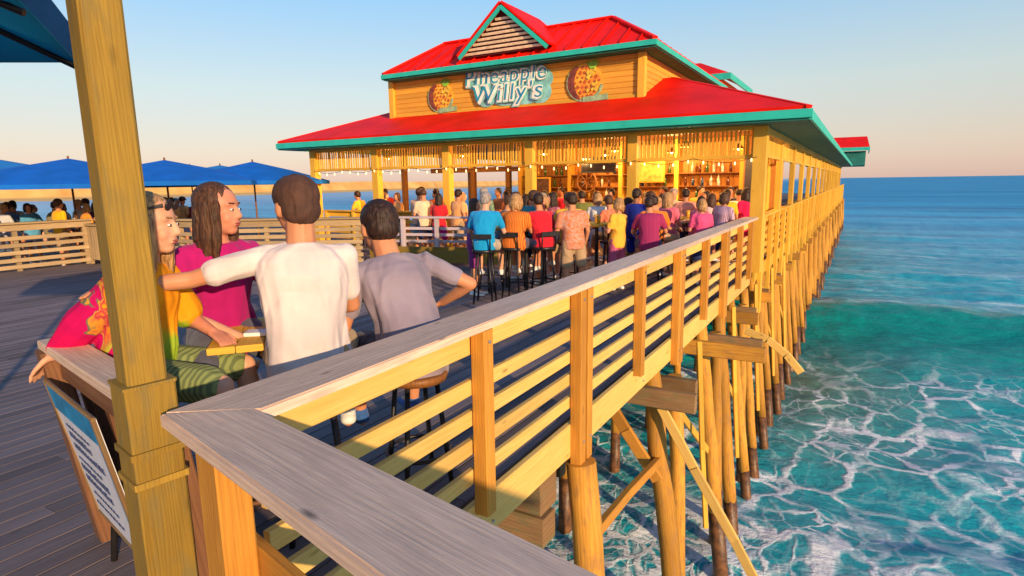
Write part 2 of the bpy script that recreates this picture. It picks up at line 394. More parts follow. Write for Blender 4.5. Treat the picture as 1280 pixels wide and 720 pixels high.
crd = mth(nt, 'SUBTRACT', sx.outputs['Y'], mth(nt, 'ADD', mth(nt, 'ADD', 26.8, mth(nt, 'MULTIPLY', sx.outputs['X'], .10)), mth(nt, 'MULTIPLY', mth(nt, 'SINE', mth(nt, 'MULTIPLY', sx.outputs['X'], .25)), .5)))
wface = mth(nt, 'MULTIPLY', mth(nt, 'DIVIDE', mth(nt, 'ADD', crd, 7.0), 4.0, True), mth(nt, 'SUBTRACT', 1.0, mth(nt, 'DIVIDE', crd, .9, True)))
mpw = N(nt, 'ShaderNodeMapping'); mpw.inputs['Scale'].default_value = (.012, .11, 1); nt.links.new(P, mpw.inputs[0])
nlw = N(nt, 'ShaderNodeTexNoise'); nlw.inputs['Scale'].default_value = 1; nlw.inputs['Detail'].default_value = 6; nt.links.new(mpw.outputs[0], nlw.inputs['Vector'])
band = ramp(nt, nlw.outputs['Fac'], [(.38, (.62, .70, .74)), (.50, (1, 1, 1)), (.62, (1.5, 1.25, 1.12))])
cbody = mixc(nt, mth(nt, 'DIVIDE', mth(nt, 'SUBTRACT', sx.outputs['Y'], 30), 8, True), cbody, mixc(nt, 1.0, cbody, band.outputs[0], 'MULTIPLY'))
cbody = mixc(nt, mth(nt, 'MULTIPLY', wface, .9), cbody, (.003, .24, .21))  # darker reflection and light passing through the wave face, painted into body colour
crest = mth(nt, 'MULTIPLY', mth(nt, 'DIVIDE', mth(nt, 'SUBTRACT', crd, .15), .5, True), mth(nt, 'SUBTRACT', 1.0, mth(nt, 'DIVIDE', mth(nt, 'SUBTRACT', crd, .8), 3.2, True)))
crest = mth(nt, 'MULTIPLY', crest, mth(nt, 'MULTIPLY', ramp(nt, nw.outputs['Fac'], [(.44, (0, 0, 0)), (.62, (1, 1, 1))]).outputs[0], .6))
fo = mth(nt, 'ADD', fo, crest)
# faint streaks on far swells: foam plus reflected light painted into the colour
mps = N(nt, 'ShaderNodeMapping'); mps.inputs['Scale'].default_value = (.10, .8, 1); nt.links.new(P, mps.inputs[0])
ns = N(nt, 'ShaderNodeTexNoise'); ns.inputs['Scale'].default_value = 1.0; ns.inputs['Detail'].default_value = 7; ns.inputs['Roughness'].default_value = .7; nt.links.new(mps.outputs[0], ns.inputs['Vector'])
farf = mth(nt, 'DIVIDE', mth(nt, 'SUBTRACT', sx.outputs['Y'], 29.5), 3.0, True)
farl = mth(nt, 'SUBTRACT', 1.0, mth(nt, 'DIVIDE', mth(nt, 'SUBTRACT', sx.outputs['Y'], 50), 140), True)
st = mth(nt, 'MULTIPLY', ramp(nt, ns.outputs['Fac'], [(.50, (0, 0, 0)), (.72, (1, 1, 1))]).outputs[0], mth(nt, 'MULTIPLY', mth(nt, 'MULTIPLY', farf, farl), .8))
fo = mth(nt, 'ADD', fo, st, True)
fo = mth(nt, 'POWER', fo, 1.15, True)
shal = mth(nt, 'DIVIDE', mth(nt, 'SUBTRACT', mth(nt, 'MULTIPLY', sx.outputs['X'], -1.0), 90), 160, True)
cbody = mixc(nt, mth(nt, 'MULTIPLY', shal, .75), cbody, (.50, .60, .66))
cfin = mixc(nt, mth(nt, 'MULTIPLY', fo, .88), cbody, (.88, .90, .95))
nt.links.new(cfin, b.inputs['Base Color'])
rg = mth(nt, 'ADD', mth(nt, 'ADD', .14, mth(nt, 'MULTIPLY', mth(nt, 'DIVIDE', sx.outputs['Y'], 150, True), .42)), mth(nt, 'MULTIPLY', fo, .5)); nt.links.new(rg, b.inputs['Roughness'])
b.inputs['IOR'].default_value = 1.33; b.inputs['Specular IOR Level'].default_value = .35
n1 = N(nt, 'ShaderNodeTexNoise'); n1.inputs['Scale'].default_value = 1.6; n1.inputs['Detail'].default_value = 9; n1.inputs['Roughness'].default_value = .62
mpb = N(nt, 'ShaderNodeMapping'); mpb.inputs['Scale'].default_value = (.55, 1.25, 1); nt.links.new(P, mpb.inputs[0]); nt.links.new(mpb.outputs[0], n1.inputs['Vector'])
hh = mth(nt, 'ADD', n1.outputs['Fac'], mth(nt, 'MULTIPLY', fo, .08))
bp = N(nt, 'ShaderNodeBump'); bp.inputs['Strength'].default_value = .8; bp.inputs['Distance'].default_value = .30
nt.links.new(hh, bp.inputs['Height']); nt.links.new(bp.outputs[0], b.inputs['Normal'])
sea = link('sea', me, m); tag(sea, kind='structure')

# far shore on the left: sand with pale surf in front
bm = bmesh.new(); n = 90; ra = []
for i in range(n + 1):
    t = i / n; y = -260 + 1500 * t
    x0 = -330 - .00022 * (y - 100) ** 2 + 10 * noise.noise(Vector((y * .02, 0, 0)))
    ra.append([bm.verts.new((x0, y, SEA - .3)), bm.verts.new((x0 - 25, y, SEA + 1.0)), bm.verts.new((x0 - 68, y, SEA + 1.6 + .5 * noise.noise(Vector((y * .05, 3, 0))))),
               bm.verts.new((x0 - 73, y, SEA + 8.2 + 1.8 * noise.noise(Vector((y * .08, 5, 0))))), bm.verts.new((x0 - 400, y, SEA + 6.0)), bm.verts.new((x0 - 1500, y, SEA + 4.0))])
for i in range(n):
    for j in range(5):
        fc = bm.faces.new((ra[i][j], ra[i + 1][j], ra[i + 1][j + 1], ra[i][j + 1])); fc.smooth = True
me = bpy.data.meshes.new('beach'); bm.normal_update(); bm.to_mesh(me); bm.free()
o = link('beach', me, plain('beach_sand', (.95, .55, .16), .9, .06, .3, .3, c2=(.75, .36, .08))); tag(o, kind='structure')
for p in me.polygons: pass

# ------------------------------------------------------------------ DECK
mb = MB()
DW = .138; GAP = .007
x = -16.0
i = 0
def deck_x1(y):  # right-hand limit of the deck boards
    return None
while x < 6.2:
    xe = x + DW
    # boards run along Y; broken into lengths with staggered joints
    if xe < -1.66: y0, y1 = -4.0, 34
    else:
        yl = 1.08 - .192 * (max(x, -1.6) + 1.6) - .05; y0, y1 = -4.0, yl
    if x < -15.6: y1 = 7.2
    y = y0 + (i * 1.37) % 3.6 - 3.6
    while y < y1:
        a = max(y, y0); c = min(y + 3.6, y1)
        if c - a > .05: mb.board(((x + xe) / 2, a + .002, -.019), ((x + xe) / 2, c - .002, -.019), DW - GAP, .038, bev=.004)
        y += 3.6
    x += DW; i += 1
mb.box(-15.4, -1.66, 34.0, 80, -.04, 0)
deck = mb.build('boardwalk', M['deck']); tag(deck, kind='structure')

# joists under the deck (dark underside, part of the boardwalk structure)
mb = MB()
for k in range(0, 30):
    xx = -15.3 + k * .47
    if xx < -1.7: mb.board((xx, -3.8, -.17), (xx, 79, -.17), .05, .24)
for yj in [1.35]:
    pass
mb.board((-1.55, .88 + .02, -.15), (5.5, .88 - .192 * 7.05 + .02, -.15), .05, .26)
o = mb.build('boardwalk_joists', M['beam']); tag(o, kind='structure')
# neighbouring lower deck with the parasols (left)
mb = MB()
for k in range(60):
    mb.board((-34 + k * .3, -6, -.16), (-34 + k * .3, 24, -.16), .292, .04)
o = mb.build('side_terrace', M['deck']); tag(o, kind='structure')

# ------------------------------------------------------------------ RAILINGS
def railing(name, label, p0, p1, posts, outer=1, matp='post', mats='slat', matc='cap', capw=.25, doubles=(), slats=(.70, .53, .36, .19), slat_h=.085, rim=True,
            cap=True, group=None, top=1.06, capover=(0, 0), postz=-.02, dblz=-.28, topboard=True, cap_pts=None, jit=.003, span=None, bolts=False):
    """p0-p1: the outer line of the cap; posts: distances from p0. outer=+1: posts stand on the right-hand side of the direction"""
    p0 = Vector((p0[0], p0[1], 0)); p1 = Vector((p1[0], p1[1], 0)); d = (p1 - p0); L = d.length; d.normalize()
    nrm = Vector((d.y, -d.x, 0)) * outer      # points outward
    t = thing(name, label, 'railing', p0, group)
    def P(s, off, z): v = p0 + d * s + nrm * off; return (v.x, v.y, z)
    def B(): return MB(p0)
    if cap:
        m_ = B()
        if cap_pts:
            m_.off = p0
            # mitred cap polygon extruded
            zs = top; pts = [(x_, y_, zs) for x_, y_ in cap_pts]
            A = Vector(pts[0]); 
            P_ = [Vector(q) - p0 for q in pts]
            a = [m_.bm.verts.new(q) for q in P_]; b_ = [m_.bm.verts.new(q - Vector((0, 0, .042))) for q in P_]
            uo = random.uniform(0, 50)
            def uvq(q): s_ = q.dot(d); o_ = q.dot(nrm); return (uo + s_, uo + o_)
            m_.face(a, [uvq(q) for q in P_]); m_.face(list(reversed(b_)), [uvq(q) for q in reversed(P_)])
            for i_ in range(len(P_)):
                j_ = (i_ + 1) % len(P_); s0 = P_[i_].dot(d) + P_[i_].dot(nrm); s1 = P_[j_].dot(d) + P_[j_].dot(nrm)
                m_.face([a[j_], a[i_], b_[i_], b_[j_]], [(uo + s1, uo + 3), (uo + s0, uo + 3), (uo + s0, uo + 3.04), (uo + s1, uo + 3.04)])
            bmesh.ops.recalc_face_normals(m_.bm, faces=m_.bm.faces)
            ed = [e for e in m_.bm.edges if abs(e.verts[0].co.z - top) < 1e-4 and abs(e.verts[1].co.z - top) < 1e-4]
            bmesh.ops.bevel(m_.bm, geom=ed, offset=.006, segments=2, affect='EDGES')
        else:
            m_.board(P(-capover[0], -capw / 2, top - .021), P(L + capover[1], -capw / 2, top - .021), capw, .042, bev=.006)
        m_.build('top_cap', M[matc], t)
    s0, s1 = (0, L) if span is None else span
    if topboard:
        m_ = B(); m_.board(P(s0, -.112, top - .042 - .072), P(s1, -.112, top - .042 - .072), .035, .14, jit=jit); m_.build('top_board', M[mats], t)
    for z in slats:
        m_ = B(); m_.board(P(s0, -.112, z), P(s1, -.112, z), .034, slat_h, jit=jit * 1.5); m_.build('slat', M[mats], t)
    if rim:
        m_ = B(); m_.board(P(s0, -.108, -.095), P(s1, -.108, -.095), .045, .25); m_.build('rim_board', M[mats], t)
    for s in posts:
        m_ = B()
        if s in doubles:
            for e in (-.062, .062): m_.board(P(s + e, -.047, dblz + random.uniform(-.02, .02)), P(s + e, -.047, top - .044), .088, .088, up=nrm, jit=.003)
        else: m_.board(P(s, -.047, postz + random.uniform(-.02, .02)), P(s, -.047, top - .044), .088, .088, up=nrm, jit=.003)
        po_ = m_.build('post', M[matp], t)
        if bolts:
            for z_ in (top - .11, -.06 if s not in doubles else -.1):
                for e in ((-.062, .062) if s in doubles else (0,)): m_ = B(); a_ = Vector(P(s + e, -.004, z_)); m_.tube([a_, a_ + nrm * .010], .009, 8); m_.build('bolt', M['metal'], po_)
    return t
OX = -1.605      # outer line of the ocean-side rail
# near corner geometry
cin = (-1.857, .986); cout = (-1.633, 1.166)
bo = Vector((1.28, -.245)).normalized()
sA = [.1 + 1.37 * 0] 
postsA = [1.36, 2.67, 4.0, 5.35, 6.65, 7.95, 9.2, 10.3]
railing('railing', 'long grey capped railing with yellow slats along the ocean edge of the deck', (OX, 1.17), (OX, 11.9), postsA, 1,
        doubles=(2.67, 5.35, 7.95), cap_pts=[(OX, 1.166), (OX, 11.95), (OX - .25, 11.95), (-1.857, .992)][::-1], span=(.05, 10.75), bolts=True)
# near right-hand rail (towards the camera)
e1 = Vector(cout) + bo * 5.5; e0 = Vector(cin) + Vector((1.153, -.264)).normalized() * 5.55
LB = 5.5
tB = thing('railing', 'nearest railing, its broad grey cap crossing the foreground to the bottom edge', 'railing', (cin[0], cin[1], 0))
m_ = MB(tB.location)
P_ = [Vector((x_, y_, 1.06)) - tB.location for x_, y_ in [cin, (e0.x, e0.y), (e1.x, e1.y), (cout[0] + .002, cout[1] - .003)]]
a_ = [m_.bm.verts.new(q) for q in P_]; b_ = [m_.bm.verts.new(q - Vector((0, 0, .042))) for q in P_]
bo3 = Vector((bo.x, bo.y, 0)); bn3 = Vector((-bo.y, bo.x, 0))
uvq = lambda q: (7.3 + q.dot(bo3), 3.1 + q.dot(bn3))
m_.face(a_, [uvq(q) for q in P_]); m_.face(list(reversed(b_)), [uvq(q) for q in reversed(P_)])
for i_ in range(4):
    j_ = (i_ + 1) % 4; m_.face([a_[j_], a_[i_], b_[i_], b_[j_]], [(P_[j_].dot(bo3), 5), (P_[i_].dot(bo3), 5), (P_[i_].dot(bo3), 5.04), (P_[j_].dot(bo3), 5.04)])
bmesh.ops.recalc_face_normals(m_.bm, faces=m_.bm.faces)
bmesh.ops.bevel(m_.bm, geom=[e for e in m_.bm.edges if e.verts[0].co.z > 1.055 and e.verts[1].co.z > 1.055], offset=.007, segments=2, affect='EDGES')
m_.build('top_cap', M['cap'], tB)
def PB(s_, o_, z): v = Vector(cin) + Vector((1.153, -.264)).normalized() * s_ + Vector((.223, .975)) * o_; return (v.x, v.y, z)
for s_ in (.27, 1.55, 2.8, 4.1):
    m_ = MB(tB.location); m_.board(PB(s_, .075, -.1), PB(s_, .075, 1.017), .135, .10, up=bn3); m_.build('post', M['post'], tB)
for z_ in (.90 - .02, .62, .36, .12):
    m_ = MB(tB.location); m_.board(PB(.06, .145, z_), PB(5.3, .145, z_), .036, .12 if z_ < .8 else .05, jit=.003)
    if z_ < .8: m_.build('slat', M['post'], tB)
    else: m_.bm.free()

# sign rail on the left of the square post
pC0, pC1 = (-3.28, 1.235), (-2.07, .998)
t = thing('railing', 'short dark railing panel left of the square post, carrying the notice board', 'railing', (-3.33, 1.2, 0))
dC = (Vector(pC1) - Vector(pC0)).normalized(); nC = Vector((dC.y, -dC.x))
def PC(s, o_, z): v = Vector(pC0) + dC * s - nC * (o_ + .13 * (1 - z / 1.04)); return (v.x, v.y, z)
SKEW = .30
LC = (Vector(pC1) - Vector(pC0)).length
m_ = MB(t.location); m_.board(PC(-.02, .07, 1.04), PC(LC, .07, 1.04), .14, .042); m_.build('top_cap', M['cap'], t)
m_ = MB(t.location); m_.board(PC(0, .06, .95), PC(LC, .06, .95), .035, .14); m_.build('top_board', M['darkrail'], t)
m_ = MB(t.location); m_.board(PC(0, .06, .17), PC(LC, .06, .17), .035, .12); m_.build('bottom_board', M['darkrail'], t)
for s in (.02, .62, 1.2):
    m_ = MB(t.location); m_.board(PC(s, .03 if s < .1 else .10, .0), PC(s, .03 if s < .1 else .10, 1.018), .12, .09, up=(nC.x, nC.y, 0)); m_.build('post', M['darkrail'], t)
m_ = MB(t.location)
for s in (.25, .42, .80, .98): m_.board(PC(s, .075, .2), PC(s, .075, .9), .05, .03, up=(nC.x, nC.y, 0))
m_.build('balusters', M['darkrail'], t)
# notice board (hung askew on the panel)
s = thing('notice_board', 'white notice with a blue header hanging askew on the dark railing panel', 'sign', PC(.6, -.01, .5))
def NB(u, v, o_=0): return PC(.17 + u * (.70 - .12 * (1 - v)) + (1 - v) * .30, -.032 - o_, .36 + v * .55)
def nslab(m_, u0, u1, v0, v1, o_, th): m_.slab([NB(u0, v0, o_), NB(u1, v0, o_), NB(u1, v1, o_), NB(u0, v1, o_)], th)
m_ = MB(s.location); nslab(m_, 0, 1, 0, 1, .01, .014); m_.build('panel', plain('notice_panel', (.60, .62, .70), .4, 20, .08), s)
m_ = MB(s.location); nslab(m_, .02, .98, .80, .985, .014, .003); nslab(m_, .95, .985, .1, .795, .014, .003); m_.build('header', plain('notice_blue', (.01, .24, .50), .4, 12, .35), s)
for r_ in range(8):
    m_ = MB(s.location)
    v = .70 - r_ * .085; u = .10 + random.uniform(0, .1); hh_ = .045 if r_ in (1, 2, 4, 5) else .018
    while u < .82 - random.uniform(0, .25):
        wl = random.uniform(.02, .06); nslab(m_, u, u + wl, v, v + hh_ * random.uniform(.7, 1), .0135, .003); u += wl + .02
    if not r_: ink = plain('print_ink', (.03, .05, .14), .5, 20, .2)
    m_.build('printed_line', ink, s)
m_ = MB(s.location)
for q in (((-.02, 1), (1.02, 1)), ((-.02, 0), (1.02, 0)), ((0, 0), (0, 1)), ((1, 0), (1, 1))):
    m_.board(NB(*q[0], .008), NB(*q[1], .008), .014, .014)
m_.build('frame', M['beam'], s)

# square foreground post
t = thing('square_post', 'tall square yellow-green treated post with a wider boxed base at the railing corner', 'post', (-2.0, 1.02, 0))
pd = Vector((bo.x, bo.y, 0)); pn = Vector((-bo.y, bo.x, 0))
m_ = MB(t.location); m_.board((-2.0, 1.02, 1.0), (-2.0, 1.02, 3.6), .118, .118, up=pn, bev=.010); m_.build('shaft', M['oldpost'], t)
m_ = MB(t.location); m_.board((-2.0, 1.02, 0), (-2.0, 1.02, 1.13), .150, .150, up=pn, bev=.006)
m_.build('base', M['oldpost'], t)
m_ = MB(t.location)
m_.board((-2.0, 1.02, 1.131), (-2.0, 1.02, 1.142), .158, .158, up=pn, bev=.006); m_.build('base_cap', M['oldpost'], t)
for z in (.80, .90): m_ = MB(t.location); m_.board((-2.0, 1.02, z), (-2.0, 1.02, z + .022), .166, .166, up=pn, bev=.004); m_.build('collar', M['oldpost'], t)

# left and far rails of the deck
railing('railing', 'weathered slatted railing at the far left end of the deck under the blue parasols', (-15.9, 7.35), (-15.9, 1.0), [.06, 1.5, 3.0, 4.5, 6.0], 1, mats='fence', matp='fence', matc='fence', slats=(.72, .56, .40, .24, .10), capw=.2, rim=False)
railing('railing', 'short weathered railing return beside the wooden bin box at far left', (-15.2, 7.9), (-12.3, 8.15), [.08, 1.0, 1.9, 2.8], -1, mats='fence', matp='fence', matc='fence', slats=(.72, .56, .40, .24, .10), capw=.2, rim=False)
railing('railing', 'pale slatted railing running behind the seated foreground group', (-12.25, 8.2), (-9.5, 9.85), [.08, 1.1, 2.1, 3.1], -1, mats='fence', matp='fence', matc='fence', slats=(.80, .66, .52, .38, .24, .10), capw=.2, rim=False)
tg = railing('railing', 'grey painted railing before the bar with a yellow-green kick board', (-9.4, 9.95), (-6.1, 10.75), [.08, .8, 1.6, 2.4, 3.2], 1, mats='greyrail', matp='greyrail', matc='greyrail', slats=(.80, .66, .52), slat_h=.06, capw=.16, rim=False, topboard=False)
m_ = MB(tg.location); dd = Vector((3.3, .8, 0)).normalized()
m_.board((-9.4, 9.93, .24), (-6.1, 10.73, .24), .03, .34); m_.build('kick_board', M['oldpost'], tg)
railing('railing', 'golden inner railing between the two leftmost front posts of the bar', (-13.3, 12.22), (-8.9, 12.22), [.1, 1.15, 2.2, 3.3, 4.3], 1, mats='timber', matp='timber', matc='timber', slats=(.78, .62, .46, .30), capw=.16, rim=False)
# wooden bin enclosure at far left
t = thing('bin_enclosure', 'boxy wooden bin enclosure standing at the corner of the far left railing', 'bin', (-15.5, 7.5, 0))
m_ = MB(t.location)
for k in range(6): m_.board((-15.75 + .11 * k, 7.25, .1), (-15.75 + .11 * k, 7.25, .88), .1, .03, up=(0, 1, 0))
for k in range(6): m_.board((-15.15, 7.28 + .11 * k, .1), (-15.15, 7.28 + .11 * k, .88), .1, .03, up=(1, 0, 0))
m_.build('side_boards', M['fence'], t)
m_ = MB(t.location); m_.box(-15.84, -15.1, 7.18, 7.95, .9, .95); m_.build('lid', M['fence'], t)
for (a, c) in ((-15.82, 7.2), (-15.13, 7.2), (-15.13, 7.9)):
    m_ = MB(t.location); m_.board((a, c, 0), (a, c, .9), .08, .08); m_.build('corner_post', M['fence'], t)

# ------------------------------------------------------------------ PILES AND BENTS
def pile(p_top, p_bot, r0, label, group):
    t = thing('pile', label, 'pile', (p_bot[0], p_bot[1], SEA - .6), group)
    a = Vector(p_top); b_ = Vector(p_bot)
    wl = .42   # dark wet band above the water
    k = (SEA + .75 + random.uniform(-.25, .3) - b_.z) / (a.z - b_.z); mid = b_.lerp(a, k)
    m_ = MB(t.location); n_ = 6
    m_.tube([mid.lerp(a, q / n_) + Vector((random.uniform(-.012, .012), random.uniform(-.012, .012), 0)) * (q > 0) for q in range(n_ + 1)], [r0 * 1.03 - r0 * .1 * q / n_ for q in range(n_ + 1)], 14, wob=.12); m_.build('shaft', M['pile'], t)
    m_ = MB(t.location); m_.tube([b_, b_.lerp(mid, .5), mid + (a - mid).normalized() * .02], [r0 * 1.08, r0 * 1.1, r0 * 1.05], 14, wob=.25); m_.build('wet_base', M['pilew'], t)
    return t
bents = [3.80, 6.15, 8.45, 10.75, 13.1, 15.5, 17.9, 20.4, 23, 25.7, 28.5, 31.5, 35, 39, 43.5, 48.5, 54, 60, 67, 75]
bl = ['first', 'second', 'third', 'fourth', 'fifth', 'sixth', 'seventh', 'eighth', 'ninth', 'tenth']
for i, yb in enumerate(bents):
    near_ = i < 9
    zt = -.30
    nm = bl[i] if i < 10 else None
    r0 = (.108 if i < 3 else .09) if i else .115
    xo = OX + .11
    bx = [(-1.47, -1.30)] + [(-1.75, -1.70)] * 1
    tops = (-1.44, -3.9, -7.4, -11, -14.6) if i < 6 else (-1.44, -3.9) if i < 12 else (-1.44,)
    for j, xt in enumerate(tops):
        lab = (f'{nm} round golden pile from the near end in the outer row at the ocean edge' if nm else 'far outer-row pile of the pier under the red roof') if j == 0 else 'shaded inner pile of the pier behind the outer row'
        xb = xt + (.16 if j == 0 else 0)
        if j == 0: xt = -1.86; xb = -1.31
        if i == 0 and j == 0: xt = -1.63; xb = -1.26
        pile((xt, yb + (.0 if j == 0 else .1), (-.27 if i == 0 else -.06) if j == 0 else -.5), (xb, yb + random.uniform(-.05, .1), SEA - .6), r0 * random.uniform(.92, 1.08), lab, 'inner piles under the pier' if j else ('distant outer piles of the pier' if not nm else None))
    # second pile of the pair
    if 0 < i < 9:
        pile((-1.72, yb + .62, -.5), (-1.58, yb + .78, SEA - .6), r0 * .85, f'slimmer companion pile just behind the {nm} outer pile', None)
    elif i >= 9:
        pile((-1.60, yb + .9, -.5), (-1.45, yb + .95, SEA - .6), .13, 'far outer-row pile of the pier under the red roof', 'distant outer piles of the pier')
    if i >= 2:
        yn_ = (bents[i + 1] - yb) * .5 if i + 1 < len(bents) else 2
        pile((-1.80, yb + yn_, -.3), (-1.36, yb + yn_, SEA - .6), r0 * .95, f'outer pile midway beyond the {nm} row of the pier' if nm else 'far outer-row pile of the pier under the red roof', None if nm else 'distant outer piles of the pier')
        if i >= 4: pile((-1.74, yb + yn_ * .5, -.4), (-1.52, yb + yn_ * .5, SEA - .6), r0 * .8, f'slim quarter-span pile just beyond the {nm} row' if nm else 'far outer-row pile of the pier under the red roof', None if nm else 'distant outer piles of the pier')
    # cross beam of the bent
    xe = [-1.77, -1.28, -.92, -1.32, -1.4, -1.42, -1.45, -1.45, -1.45][i] if i < 9 else -1.45
    zb = [-.40, -.47, -.52, -.55, -.6, -.6, -.6, -.6, -.6][i] if i < 9 else -.6
    t = thing('cross_beam', f'heavy squared cross beam on the {nm} row of piles' if nm else 'far cross beam of the pier above its outer piles', 'beam', (xe, yb - .25, zb), None if nm else 'distant cross beams')
    m_ = MB(t.location); hb = .30 if i == 0 else .2
    m_.board((-15.2 if i < 9 else -5, yb - .27, zb), (xe, yb - .27, zb), .26 if i == 0 else .11, hb, bev=.012); m_.build('timber', M['beam' if i < 2 else 'pile'], t)
    if i < 9:
        m_ = MB(t.location); m_.board((-15.2, yb + .19, zb - .02), (xe - .1, yb + .19, zb - .02), .11, .22, bev=.012); m_.build('rear_timber', M['beam'], t)
    if i == 0:
        m_ = MB(t.location); m_.board((-15.2, yb - .3, zb - .28), (xe + .02, yb - .3, zb - .28), .2, .22, bev=.012); m_.build('lower_timber', M['beam'], t)
# braces
def brace(label, pts, w_, t_, mat='slat'):
    o_ = Vector(pts[0]); m_ = MB(o_)
    for a, c in zip(pts[:-1], pts[1:]): 
        dv = (Vector(c) - Vector(a)).normalized() * .004
        m_.board(Vector(a) - dv, Vector(c) + dv, t_, w_, up=(0, 0, 1))
    o = m_.build('brace', M[mat], None, o_); tag(o, label, 'brace'); return o
brace('long loose pale brace board hanging from the second pile down to the foam', [(-1.66, 6.0, -.62), (-1.3, 6.0, -1.22), (-.86, 6.0, -1.92), (-.45, 5.98, -2.62), (.15, 5.95, -3.5)], .10, .04)
brace('short diagonal brace behind the second pile', [(-2.4, 6.0, -.45), (-2.05, 6.0, -.95), (-1.68, 6.0, -1.45)], .13, .05, 'post')
brace('horizontal brace between the first and the second pile', [(-1.62, 3.8, -.98), (-1.68, 5.0, -1.13), (-1.70, 6.15, -1.28)], .10, .06, 'post')
brace('short bowed pale board sticking out at the fourth pile', [(-1.5, 10.4, -.75), (-1.15, 10.4, -.86), (-.85, 10.4, -1.08), (-.62, 10.4, -1.35)], .12, .05)
for k, yb in enumerate([7.3, 9.6, 11.9, 14.3, 16.7]):
    brace(f'thin upright strut {["between the second and third piles","between the third and fourth piles","between the fourth and fifth piles","between the fifth and sixth piles","between the sixth and seventh piles"][k]}', [(-1.58, yb, -.2), (-1.5, yb + .05, -1.6), (-1.42, yb + .1, -2.7)], .06, .05, 'timber')
for k, (ya, yb_) in enumerate([(6.3, 8.2), (8.7, 10.4), (10.9, 12.9), (13.3, 15.2), (15.8, 17.6)]):
    brace(f'thin slanting side brace {["between the second and third","between the third and fourth","between the fourth and fifth","between the fifth and sixth","between the sixth and seventh"][k]} outer piles', [(-1.80, ya, -.45), (-1.60, yb_, -2.0)], .09, .035, 'timber')
t = thing('pier_skirt', 'dark cross braced timber skirt under the middle of the pier', 'timber frame', (-5, 12, -2))
for i, yb in enumerate(bents[:9]):
    for s0 in (-2.2, -5.7, -9.2, -12.2):
        m_ = MB(t.location); m_.board((s0, yb + .3, -.6), (s0 - 3, yb + .3, -3.2), .05, .16); m_.build('cross_brace', M['beam'], t)

# ------------------------------------------------------------------ PAVILION
EY = 11.55; EX = -.85; EXL = -14.15; EZ = 2.92; SL = .3716
TX0, TX1, TY = -11.3, -4.28, 13.16
BACKY = 62
pav = thing('beach_bar', 'open-sided golden timber beach bar with red metal roofs and a square sign tower', 'building', (-7.5, 12, 0))
PO = pav.location
def zroof(y): return EZ + SL * (y - EY)
PY = 14.74; PX = EX - (PY - EY); PZ = zroof(PY)
PXL = EXL + (PY - EY)
m_ = MB(PO)
th = .05
m_.slab([(EX, EY, EZ), (PX, PY, PZ), (PXL, PY, PZ), (EXL, EY, EZ)][::-1], th)   # front slope
m_.slab([(EX, EY, EZ), (EX, BACKY, EZ), (PX, BACKY, PZ), (PX, PY, PZ)], th)
m_.slab([(EXL, EY, EZ), (PXL, PY, PZ), (PXL, 30, PZ), (EXL, 30, EZ)], th)
m_.slab([(PX, PY + .01, PZ), (PX, BACKY, PZ), (-8, BACKY, PZ + .4), (-8, PY + .01, PZ + .4)][::1], th)
m_.slab([(PXL, PY + .01, PZ), (-8, PY + .01, PZ + .4), (-8, 30, PZ + .4), (PXL, 30, PZ)][::1], th)
# standing seams
x = EXL + .35
while x < EX - .2:
    yt = EY + min(x - EXL, EX - x, PY - EY)
    m_.board((x, EY, EZ + .015), (x, yt, zroof(yt) + .015), .025, .045, bev=0); x += .42
y = EY + .4
while y < BACKY:
    xt = EX - min(y - EY, PY - EY)
    m_.board((EX, y, EZ + .015), (xt, y, EZ + SL * (EX - xt) + .015), .025, .045, bev=0); y += .42
m_.board((EX, EY, EZ + .03), (PX, PY, PZ + .03), .12, .05); m_.board((EXL, EY, EZ + .03), (PXL, PY, PZ + .03), .12, .05)
m_.build('lower_roof', M['roof'], pav)
m_ = MB(PO)
m_.board((EXL - .02, EY - .03, EZ - .08), (EX + .06, EY - .03, EZ - .08), .05, .145)
m_.build('fascia', M['teal'], pav)
m_ = MB(PO); m_.board((EX + .03, EY, EZ - .10), (EX + .03, BACKY, EZ - .10), .05, .17); m_.board((EXL - .0, EY, EZ - .10), (EXL - .0, 30, EZ - .10), .05, .17); m_.build('fascia', M['teal'], pav)
m_ = MB(PO)
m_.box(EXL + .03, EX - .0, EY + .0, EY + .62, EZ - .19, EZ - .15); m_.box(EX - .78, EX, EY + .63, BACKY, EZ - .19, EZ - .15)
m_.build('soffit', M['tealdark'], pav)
# ceiling
m_ = MB(PO); m_.box(-13.5, -1.65, 12.2, 34, 2.86, 2.9); m_.build('ceiling', M['shelf'], pav)
